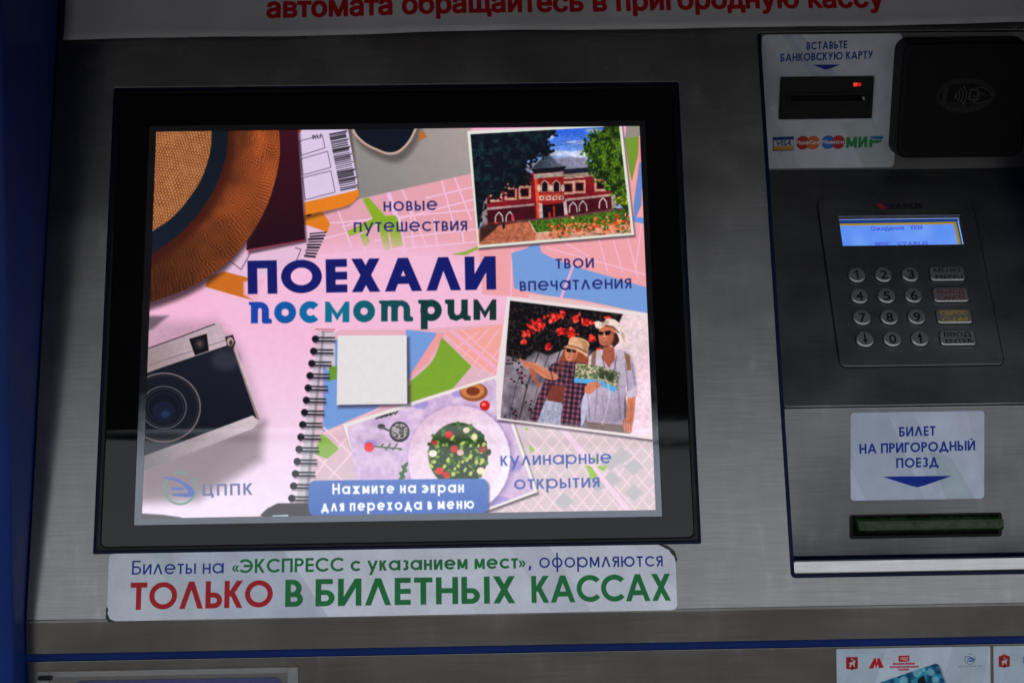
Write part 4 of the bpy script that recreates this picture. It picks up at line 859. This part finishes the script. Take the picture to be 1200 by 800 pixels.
slab('brand_plate', PB, [rr(339, -37.2, 375, -30.2, .5)], 1.45, 1.62, [decal('pad_brand', paint_brand(), (.30, .30, .32, 1), .3), M_PAD], pad, uvr=(339, -37.2, 375, -30.2), mi_side=1)
KW = 256
def paint_keys():
    c = Canvas(KW * 4, KW * 4, (0, 0, 0)); c.ink = np.zeros((KW * 4, KW * 4)); blk = (9, 9, 10)
    for r, row in enumerate((('1', '2', '3', ('МЕНЮ', 'MENU', blk)), ('4', '5', '6', ('ВЫХОД', 'CANCEL', (112, 16, 18))), ('7', '8', '9', ('СБРОС', 'CLEAR', (196, 160, 30))), ('v', '0', '^', ('ВВОД', 'ENTER', blk)))):
        for k, q in enumerate(row):
            x, y = k * KW + KW / 2, r * KW + KW / 2
            if isinstance(q, tuple):
                font_text(c, q[0], (x - 96, y - 12), (x + 92, y - 12), 62, q[2], bold=1.6); font_text(c, q[1], (x - 92, y + 80), (x + 100, y + 80), 62, q[2], bold=1.6)
            elif q in 'v^':
                s_ = 1 if q == 'v' else -1
                c.poly([(x - 8, y - 70 * s_), (x + 8, y - 70 * s_), (x + 8, y + 12 * s_), (x - 8, y + 12 * s_)], blk, grow=3); c.poly([(x - 32, y + 8 * s_), (x + 32, y + 8 * s_), (x, y + 72 * s_)], blk)
            else:
                if q == '1': c.poly([(x - 2, y + 66), (x - 2, y - 38), (x - 34, y - 16), (x - 34, y - 34), (x + 2, y - 64), (x + 15, y - 64), (x + 15, y + 66)], blk, grow=2); continue
                hw = 40
                font_text(c, q, (x - hw, y + 66), (x + hw, y + 66), 126, blk, bold=3.5)
    return c.image('key_legends', c.ink)
M_KEY = decal('key_metal', paint_keys(), (.58, .59, .60, 1), .42)
proto = {}
def key(u, s_, w2, h2, r, ci, ri, name):
    bm = bmesh.new(); o_ = rr(u - w2, -s_ - h2, u + w2, -s_ + h2, r, 8)
    slab_bm(bm, PB, [o_], 1.3, 3.6, bev_=1.1, seg=5); uvl = bm.loops.layers.uv.verify(); inv = lambda co_: ((co_ - PB.o).dot(UX) * 1000, (co_ - PB.o).dot(PB.v) * 1000)
    e = 7.2; ew = 12.5 if ci == 3 else 7.2
    for f in bm.faces:
        for l in f.loops:
            x, y = inv(l.vert.co); fx = min(max((x - u) / (2 * ew) + .5, .02), .98); fy = min(max((y + s_) / (2 * e) + .5, .02), .98)
            l[uvl].uv = ((ci + fx) / 4, (3 - ri + fy) / 4)
    return link(name, bm, [M_KEY], pad)
kl = (('number key 1', 'number key 2', 'number key 3', 'grey menu key'), ('number key 4', 'number key 5', 'number key 6', 'red lettered cancel key'), ('number key 7', 'number key 8', 'number key 9', 'yellow lettered clear key'), ('down arrow key', 'number key 0', 'up arrow key', 'grey enter key'))
for r, s_ in enumerate((92.6, 110.0, 127.4, 144.8)):
    for k, u in enumerate((318.3, 337.2, 356.2, 382.3)):
        u -= r * .35
        if k < 3: o = key(u, s_, 6.1, 6.1, 6.05, k, r, 'key')
        else: o = key(u, s_, 12.2, 5.9, 2.6, k, r, 'key')
        o['label'] = kl[r][k]
        # dark clearance ring pressed into the plate
        g_ = 6.6 if k < 3 else 0
        a_ = rr(u - 6.7, -s_ - 6.7, u + 6.7, -s_ + 6.7, 6.65, 8) if k < 3 else rr(u - 12.8, -s_ - 6.5, u + 12.8, -s_ + 6.5, 3)
        slab('key_well', PB, [a_], 1.46, 1.56, M_DARK, pad)
# --- ticket slot with its green plastic mouth
ts = slab('ticket_slot', TC, [rr(300.6, -89.4, 404.0, -73.0, 2), rr(303.2, -87.4, 401.6, -74.6, 1)], -6, .5, M_BLACK, mach, bevel=.4)
slab('slot_dark', TC, [rr(301, -88.5, 403.6, -73.6)], -12, -9, M_DARK, ts)
def green_mouth():
    bm = bmesh.new(); prof = [(-86.2, -7), (-84.6, 2.2), (-82.4, 3.4), (-77.4, 3.0), (-75.6, -1), (-75.2, -7)]
    A = [bm.verts.new(TC.at(304.2 + (i in (1, 2, 3)) * 1.6, v, n)) for i, (v, n) in enumerate(prof)]; B = [bm.verts.new(TC.at(404.6 - (i in (0, 4, 5)) * 3.4, v, n)) for i, (v, n) in enumerate(prof)]
    m = len(prof); bm.faces.new(A); bm.faces.new(B[::-1])
    for i in range(m): bm.faces.new((A[i], A[(i + 1) % m], B[(i + 1) % m], B[i]))
    o = link('green_mouth', bm, M_GREEN, ts); bev(o, .5, 2); return o
green_mouth()
slab('mouth_rim', TC, [rr(306.5, -83.3, 402.6, -77.0, .8), rr(308.0, -82.2, 401.2, -78.0, .5)], 3.1, 4.0, M_GREEN2, ts, bevel=.3)
# --- doors below
slab('lower_door', LO, [rr(-239.8, -640, XR, -218.6, .8)], -1.4, .2, M_STEEL3, mach, bevel=.4)
slab('kick_panel', LO, [rr(-239.8, -1180, XR, -645, .8)], -1.4, .2, M_STEEL3, mach, bevel=.4)

# ------------------------------------------------------------------ papers, stickers (each can be peeled off)
ang_blue = (16, 50, 160)
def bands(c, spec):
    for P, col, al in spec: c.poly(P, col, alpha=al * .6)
def dirt(c, seed, amt=.05):
    a = noise2(c.H, c.W, 60, seed); b = noise2(c.H, c.W, 9, seed + 1); c.a *= (1 - amt * a - amt * .5 * b)[..., None]
def fit(u0, v0, u1, v1, k): # print units: mm on the sheet, y down from the top
    return lambda x, y: ((x - u0) * k, (v1 - y) * k)
def blue_arrow(c, x, y, hw, h): c.poly([(x - hw, y), (x - hw * .5, y + h * .02), (x + hw * .5, y), (x + hw, y - .1), (x + hw * .2, y - h * .85), (x, y - h), (x - hw * .2, y - h * .85)], ang_blue)
class Sheet(Canvas):
    """canvas in sheet millimetres, v up"""
    def __init__(s, u0, v0, u1, v1, k, col): Canvas.__init__(s, int((u1 - u0) * k), int((v1 - v0) * k), col, fit(u0, v0, u1, v1, k)); s.r = (u0, v0, u1, v1)
class Up:      # lets the text tools, which think y down, work with v up
    pass
def gt(c, t, a, b, cap, w_, col, **k):   # geometric text on sheet coordinates
    mp = c.mp; c.mp = lambda x, y: mp(x, -y); geo_text(c, t, (a[0], -a[1]), (b[0], -b[1]), cap, w_, col, **k); c.mp = mp
def ft_(c, t, a, b, cap, col, **k):
    mp = c.mp; c.mp = lambda x, y: mp(x, -y); font_text(c, t, (a[0], -a[1]), (b[0], -b[1]), cap, col, **k); c.mp = mp
M_EDGE = plain('paper_edge', (.30, .31, .32), .7)

# notice under the screen
def notice():
    c = Sheet(-189, -202, 181, -157.4, 6, (230, 235, 248))
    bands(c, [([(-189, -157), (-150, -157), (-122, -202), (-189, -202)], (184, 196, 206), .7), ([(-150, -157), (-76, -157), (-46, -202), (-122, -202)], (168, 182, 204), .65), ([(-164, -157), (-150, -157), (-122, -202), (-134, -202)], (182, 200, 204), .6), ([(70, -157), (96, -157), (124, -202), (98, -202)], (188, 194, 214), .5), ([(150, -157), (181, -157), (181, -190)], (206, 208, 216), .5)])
    b2, gr, rd = (32, 54, 150), (20, 122, 62), (180, 16, 32)
    y = -172.2
    gt(c, 'Билеты на', (-173.6, -171.6), (-114.5, -171.8), 9.0, .12, b2, sp=.12); gt(c, '«ЭКСПРЕСС с указанием мест»', (-109.5, -171.8), (81.5, -171.9), 9.0, .17, gr, sp=.12); gt(c, ',', (83, -171.9), (85, -171.9), 8.6, .15, b2)
    gt(c, 'оформляются', (90, -171.9), (170.5, -172.2), 9.2, .12, b2, sp=.14)
    gt(c, 'ТОЛЬКО', (-174, -194.2), (-82.5, -194.0), 17.4, .185, rd, sp=.08)
    gt(c, 'В', (-74.5, -194.0), (-63, -194.0), 17.4, .185, gr); gt(c, 'БИЛЕТНЫХ', (-55, -194.0), (74, -194.2), 17.4, .185, gr, sp=.11); gt(c, 'КАССАХ', (84.5, -194.3), (175, -194.4), 17.4, .185, gr, sp=.05)
    dirt(c, 31, .06)
    P = [(-188.8, -165), (-188.8, -160), (-187.6, -158.3), (-186, -157.9), (168, -158.1), (172, -160.2), (175, -161.8), (176.2, -164.0), (178.2, -166.2), (178.9, -170), (178.6, -198), (177.2, -200.0), (174.5, -200.6), (-183, -201.2), (-186.4, -199.9), (-188.3, -196.0), (-187.7, -193.5), (-188.6, -190)]
    P = P[::-1]
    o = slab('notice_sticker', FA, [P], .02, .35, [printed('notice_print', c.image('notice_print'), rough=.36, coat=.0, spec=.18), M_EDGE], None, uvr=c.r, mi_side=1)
    tag(o, 'wide white sticker with red and green Cyrillic notice right under the touch screen', 'sticker')
    # worn, grimy glue rim where the corners have torn
    g = slab('glue_residue', FA, [[(167, -157.4), (174, -158.6), (178.6, -162.2), (180.2, -168), (178.4, -171), (177.4, -166), (175.0, -163), (170, -159.6)]], .015, .12, plain('grime', (.03, .03, .03), .8), o)
    slab('glue_residue', FA, [[(-189.3, -199.5), (-189.4, -192), (-187.8, -193.5), (-186.2, -199.6), (-182, -201.6), (-187, -202.0)]], .015, .12, plain('grime_two', (.03, .03, .03), .8), o)
notice()
# banner sheet over the top of the front
def banner():
    c = Sheet(-236, 200, 520, 300, 4, (196, 198, 204))
    rd = (176, 20, 34)
    ft_(c, 'автомата обращайтесь в пригородную кассу', (-93, 219.6), (345.5, 223.4), 15.2, rd, bold=3.0)
    n = noise2(c.H, c.W, 120, 77); c.a *= (1 - .05 * n)[..., None]
    bm = bmesh.new(); uvl = bm.loops.layers.uv.verify(); nx, ny = 90, 16; rows = []
    for j in range(ny + 1):
        t = j / ny; row = []
        for i in range(nx + 1):
            s_ = i / nx; u = -235.4 + s_ * 735; vb = 203.4 + 5.6 * min(1, (u + 235) / 690) + .25 * math.sin(u * .021) + .12 * math.sin(u * .09); v = vb + t * 92
            n_ = 3.2 + 1.1 * math.sin(u * .012 + .6) * (1 - t) + .9 * math.sin(u * .031 + t * 2.5) * (1 - t) + 1.6 * math.exp(-((v - vb) / 7) ** 2)
            row.append((bm.verts.new(FA.at(u, v, n_)), (u, v)))
        rows.append(row)
    for j in range(ny):
        for i in range(nx):
            q = (rows[j][i], rows[j][i + 1], rows[j + 1][i + 1], rows[j + 1][i]); f = bm.faces.new([k[0] for k in q]); f.smooth = True
            for l, k in zip(f.loops, q): l[uvl].uv = ((k[1][0] + 236) / 756, (k[1][1] - 200) / 100)
    o = link('banner_sheet', bm, printed('banner_print', c.image('banner_print'), rough=.5, spec=.18)); so_ = o.modifiers.new('thickness', 'SOLIDIFY'); so_.thickness = .0005; so_.offset = -1
    tag(o, 'long white paper banner with red Cyrillic lettering across the top of the machine', 'sign')
banner()
# sticker round the card reader
def card_sticker():
    c = Sheet(256, -99, 358, 0, 8, (210, 216, 230))
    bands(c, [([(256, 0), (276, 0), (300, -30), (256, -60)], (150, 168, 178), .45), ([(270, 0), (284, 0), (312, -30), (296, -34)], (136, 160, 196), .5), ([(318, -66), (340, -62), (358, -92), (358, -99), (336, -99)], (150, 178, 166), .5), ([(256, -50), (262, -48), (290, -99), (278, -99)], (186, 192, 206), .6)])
    b = (26, 72, 150)
    gt(c, 'ВСТАВЬТЕ', (289.5, -12.6), (318.5, -11.8), 5.6, .20, b, sp=.13); gt(c, 'БАНКОВСКУЮ КАРТУ', (271.2, -20.8), (337.6, -19.2), 5.6, .20, b, sp=.10)
    blue_arrow(c, 304.4, -23.2, 10.2, 3.6)
    # payment marks
    c.poly([(268, -75.2), (283.2, -74.8), (283.6, -85.2), (268.4, -85.6)], (40, 84, 150)); c.poly([(268.8, -77.6), (283.0, -77.3), (283.2, -81.8), (269, -82.2)], (214, 220, 226)); c.poly([(269, -82.2), (283.2, -81.8), (283.3, -84.6), (269.1, -85.0)], (214, 150, 50)); c.poly([(268, -75.2), (283.2, -74.8), (283.2, -77.0), (268, -77.4)], (24, 60, 120))
    ft_(c, 'VISA', (270.2, -81.5), (281.6, -81.3), 3.7, (30, 60, 140), bold=1.4, slant=.25)
    def venn(cx, cy, r, dx, a, b_, word, col):
        c.ell(cx - dx, cy, r, r, a); c.ell(cx + dx, cy, r, r, b_)
        c.setclip([(cx - dx + r * math.cos(t), cy + r * math.sin(t)) for t in np.arange(40) * 2 * PI / 40])
        for k in range(9): c.line([(cx, cy - r + 2 * r * k / 9), (cx + r - dx, cy - r + 2 * r * k / 9)], r * .11, a)
        c.setclip(None); ft_(c, word, (cx - dx - r * .88, cy - 1.2), (cx + dx + r * .88, cy - 1.1), 3.0, col, bold=1.0)
    venn(293.8, -79.6, 5.0, 3.7, (186, 40, 48), (216, 110, 50), 'MasterCard', (228, 226, 226)); venn(312.2, -79.4, 5.0, 3.7, (40, 120, 200), (190, 44, 54), 'Maestro', (228, 228, 230))
    g = (40, 146, 84)
    gt(c, 'МИ', (321.8, -83.8), (337.2, -83.5), 8.0, .24, g, sp=.10); c.poly([(338.4, -83.5), (340.8, -83.5), (340.8, -80.6), (344.4, -80.6), (346.6, -79.8), (347.9, -78.3), (340.8, -78.3), (340.8, -77.4), (338.4, -77.4)], g)
    c.poly([(338.4, -75.5), (348.4, -75.3), (348.2, -76.6), (347.4, -77.8), (342.4, -77.6), (340, -77.0), (338.6, -76.2)], (30, 120, 190))
    dirt(c, 41, .05)
    P = rr(257.4, -98.4, 357.6, -1.6, 3.2, 5); P = P[6:] ; P = [(257.4, -98.4)] + P
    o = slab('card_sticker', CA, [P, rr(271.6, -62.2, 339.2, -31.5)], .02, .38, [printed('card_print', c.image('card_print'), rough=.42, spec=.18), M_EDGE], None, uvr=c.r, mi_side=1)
    tag(o, 'white sticker with blue instructions and payment card logos around the card reader', 'sticker')
card_sticker()
def ticket_sticker():
    c = Sheet(301, -64, 392.5, -3.6, 8, (210, 220, 242))
    bands(c, [([(301, -3), (326, -3), (352, -64), (312, -64), (301, -40)], (158, 176, 194), .55), ([(326, -3), (342, -3), (372, -50), (360, -60)], (168, 186, 204), .5), ([(354, -30), (370, -36), (386, -64), (366, -64)], (160, 190, 186), .6), ([(380, -3), (392.5, -3), (392.5, -60)], (190, 200, 216), .5)])
    b = (20, 56, 160)
    gt(c, 'БИЛЕТ', (334.2, -20.6), (358.8, -20.2), 6.4, .19, b, sp=.13); gt(c, 'НА ПРИГОРОДНЫЙ', (307.4, -31.8), (385.6, -30.6), 6.6, .19, b, sp=.10); gt(c, 'ПОЕЗД', (332.2, -41.8), (361.0, -41.4), 6.6, .19, b, sp=.12)
    blue_arrow(c, 346.6, -47.6, 23.4, 7.4)
    dirt(c, 51, .05)
    o = slab('ticket_sticker', TC, [rr(301.4, -63.4, 391.8, -4.1, 2.4, 5)], .02, .38, [printed('ticket_print', c.image('ticket_print'), rough=.36, spec=.18), M_EDGE], None, uvr=c.r, mi_side=1)
    tag(o, 'white sticker with three lines of blue Cyrillic text and an arrow above the ticket slot', 'sticker')
ticket_sticker()
# laminated sheets on the lower door
def swirl(c, cx, cy, R, gcol, bcol):
    def arcs(r, a0, a1, wd, col):
        n = 18; t = [math.radians(a0 + (a1 - a0) * i / n) for i in range(n + 1)]
        c.poly([(cx + r * math.cos(x), cy + r * math.sin(x)) for x in t] + [(cx + (r - wd) * math.cos(x), cy + (r - wd) * math.sin(x)) for x in reversed(t)], col)
    arcs(R, -50, 40, R * .12, gcol); arcs(R, 60, 112, R * .12, gcol); arcs(R, 140, 312, R * .12, gcol)
    c.poly([(cx - R * .9, cy + R * .55), (cx - R * .2, cy + R * .5), (cx + R * .55, cy + R * .2), (cx + R * .85, cy - R * .2), (cx + R * .5, cy - R * .5), (cx - R * .5, cy - R * .48), (cx - R * .5, cy - R * .3), (cx + R * .4, cy - R * .28), (cx + R * .45, cy - R * .15), (cx - R * .1, cy + R * .3)], bcol)
    c.poly([(cx - R * .6, cy + R * .1), (cx + R * .15, cy + R * .1), (cx + R * .25, cy - R * .08), (cx - R * .4, cy - R * .08)], bcol)
def shield(c, x0, y1, w_, h, col, extra=False):
    c.poly([(x0, y1), (x0 + w_, y1), (x0 + w_, y1 - h * .86), (x0 + w_ * .6, y1 - h * .9), (x0 + w_ * .5, y1 - h), (x0 + w_ * .4, y1 - h * .9), (x0, y1 - h * .86)], col)
    wq = (196, 190, 190); f = lambda *p: [(x0 + a * w_, y1 - b * h) for a, b in p]
    # rider with lance over a dragon
    c.poly(f((.25, .5), (.35, .36), (.6, .36), (.72, .24), (.8, .3), (.7, .5), (.74, .72), (.66, .72), (.6, .56), (.42, .56), (.34, .74), (.27, .72), (.33, .54)), wq)
    c.poly(f((.42, .2), (.54, .16), (.58, .38), (.44, .4)), (60, 80, 150)); c.ell(x0 + w_ * .5, y1 - h * .15, w_ * .06, w_ * .06, wq); c.line(f((.66, .14), (.34, .82)), w_ * .04, (210, 180, 90)); c.poly(f((.3, .8), (.5, .76), (.68, .84), (.5, .86)), (30, 24, 24))
    if extra: c.poly(f((.2, .02), (.3, -.14), (.42, -.06), (.5, -.26), (.58, -.06), (.7, -.14), (.8, .02)), (170, 30, 36))
def poster(which):
    u0, u1 = (281.6, 381.9) if which == 0 else (384.0, 484.3)
    c = Sheet(u0, -362, u1, -219.6, 8, (190, 202, 218))
    v1 = -219.6
    bands(c, [([(u0, v1), (u0 + 12, v1), (u0 - 1, v1 - 40), (u0, v1 - 90)], (158, 178, 194), .5), ([(u0 + 12, v1), (u0 + 33, v1), (u0 + 12, v1 - 60), (u0 - 6, v1 - 60)], (146, 170, 180), .6), ([(u0 + 76, v1), (u0 + 100, v1), (u0 + 90, v1 - 50), (u0 + 60, v1 - 50)], (156, 176, 184), .6), ([(u0 + 33, v1), (u0 + 76, v1), (u0 + 60, v1 - 50), (u0 + 14, v1 - 50)], (198, 206, 222), .5)])
    rd = (178, 22, 34)
    if which == 0:
        shield(c, 287.8, -225.2, 7.6, 8.9, (156, 26, 38))
        c.poly([(302.4, -232.9), (306.0, -226.4), (307.4, -226.2), (307.6, -229.8), (308.4, -226.2), (309.6, -226.3), (312.3, -232.6), (309.2, -232.7), (308.4, -230), (307.2, -232.8), (306.4, -230), (305.6, -232.8)], rd)
        c.poly([(322.0, -225.0), (329.0, -224.8), (329.0, -228.8), (322.0, -229.0)], rd); ft_(c, 'РЖД', (323.2, -228.0), (327.8, -227.9), 2.0, (230, 200, 200), bold=.6, slant=.2)
        for y, a, b, t in ((-230.8, 318.4, 332.4, 'Московская Железная'), (-232.8, 316.2, 335.0, 'автотранспортная дорога'), (-234.6, 322.0, 328.6, 'Компания')): ft_(c, t, (a, y), (b, y + .1), 1.35, rd, bold=.7)
        swirl(c, 368.6, -227.9, 3.6, (70, 130, 110), (40, 80, 160)); ft_(c, 'ЦЕНТРАЛЬНАЯ ППК', (361, -233.2), (376.4, -233.1), 1.0, (110, 120, 140), bold=.2)
        card = [(309.4, -242.2), (346.2, -230.4), (348.0, -231.2), (362, -272), (322, -284)]
        c.poly([(x + 1.2, y - 1.4) for x, y in card], (70, 80, 90), soft=20, alpha=.5)
        n = noise2(c.H, c.W, 22, 5); n2_ = noise2(c.H, c.W, 6, 6)
        def tq(X, Y):
            q = n[np.clip(Y.astype(int), 0, c.H - 1), np.clip(X.astype(int), 0, c.W - 1)] * .75 + n2_[np.clip(Y.astype(int), 0, c.H - 1), np.clip(X.astype(int), 0, c.W - 1)] * .25
            t = np.clip((q - .35) * 3, 0, 1)[..., None]; return np.array((18, 70, 112.)) * (1 - t) + np.array((46, 150, 178.)) * t
        c.poly(card, tq)
        for x, y, r in ((334, -236.5, 2.8), (342.8, -236, 2.6), (338.2, -234.4, 1.6), (325, -241, 3), (346, -241, 2.4), (330, -246, 3)): c.ell(x, y, r, r * .9, (130, 200, 214), soft=9, alpha=.8)
        c.poly([(334.5, -240.5), (338.5, -238), (340, -244), (334, -246)], (10, 26, 48), soft=4)
    else:
        shield(c, u0 + 3.4, -226.4, 7.2, 8.0, (150, 26, 38), True); swirl(c, u0 + 23.5, -229.2, 4.4, (60, 90, 150), (30, 60, 150))
        c.ell(u0 + 40, -229, 4, 4, (40, 80, 160))
        for k in range(6): c.line([(u0 + 8, -250 - k * 9), (u0 + 90, -250 - k * 9)], 1.2, (90, 110, 150))
    dirt(c, 61 + which, .06)
    o = slab('poster', LO, [rr(u0, -360, u1, -219.9, .6, 2)], .22, .9, [printed('poster_print', c.image('poster_print'), rough=.3, spec=.18), M_EDGE], None, uvr=c.r, mi_side=1)
    return o
tag(poster(0), 'laminated poster with red emblems and a tilted blue travel card', 'poster')
tag(poster(1), 'laminated poster with a crowned red shield, cut by the right edge of the photo', 'poster')
# clear document pocket on the left lower door with a navy sheet in it
def pocket():
    m, n, p = new_mat('clear_acrylic'); p.inputs['Base Color'].default_value = (.42, .42, .42, 1); p.inputs['Roughness'].default_value = .22; p.inputs['Alpha'].default_value = .07
    m2, n2_, p2 = new_mat('acrylic_edge'); p2.inputs['Base Color'].default_value = (.30, .30, .30, 1); p2.inputs['Roughness'].default_value = .3; p2.inputs['Alpha'].default_value = .5
    o = slab('document_pocket', LO, [rr(-232.6, -520, -66.4, -224.6, 1)], 3.4, 4.6, m, None, bevel=.3)
    tag(o, 'clear acrylic document pocket on the lower steel door, holding a navy sheet', 'document holder')
    for a, b in ((-232.6, -226.0), (-73.0, -66.4)): slab('pocket_edge', LO, [rr(a, -519, b, -224.9, .5)], .3, 3.3, m2, o, bevel=.3)
    slab('pocket_tab', LO, [rr(-232.0, -229.6, -222.6, -226.6, 1)], 4.65, 5.6, M_BLACK, o, bevel=.4)
    slab('pocket_edge', LO, [rr(-225.8, -228.6, -73.2, -225.2, .5)], .3, 1.0, m2, o)
    s_ = slab('paper_sheet', LO, [rr(-212, -500, -76.5, -231.4, 6, 6)], 1.2, 1.7, plain('navy_paper', (.010, .012, .15), .5, spec=.1), None)
    tag(s_, 'navy blue sheet with rounded corners inside the clear pocket', 'paper')
pocket()
# small fixings and wear on the front sheet

def wire(z, y, sag, r_, label):
    bm = bmesh.new(); N_ = 40; rings = []
    for i in range(N_ + 1):
        x = -16 + 32 * i / N_; zz = z - sag * (1 - (x / 16) ** 2) - .033 * x
        rings.append([bm.verts.new((x, y + r_ * math.cos(a), zz + r_ * math.sin(a))) for a in np.arange(8) * 2 * PI / 8])
    for a, b in zip(rings[:-1], rings[1:]):
        for k in range(8): bm.faces.new((a[k], a[(k + 1) % 8], b[(k + 1) % 8], b[k]))
    bm.faces.new(rings[0][::-1]); bm.faces.new(rings[-1])
    o = link('overhead_wire', bm, M_BLACK, None, True); tag(o, label, 'cable', 'overhead cables facing the machine')
wire(3.42, -6.2, .25, .022, 'black overhead cable mirrored as the upper dark line in the glass')
wire(2.55, -6.0, .20, .05, 'thicker black overhead cable mirrored low in the screen edge')
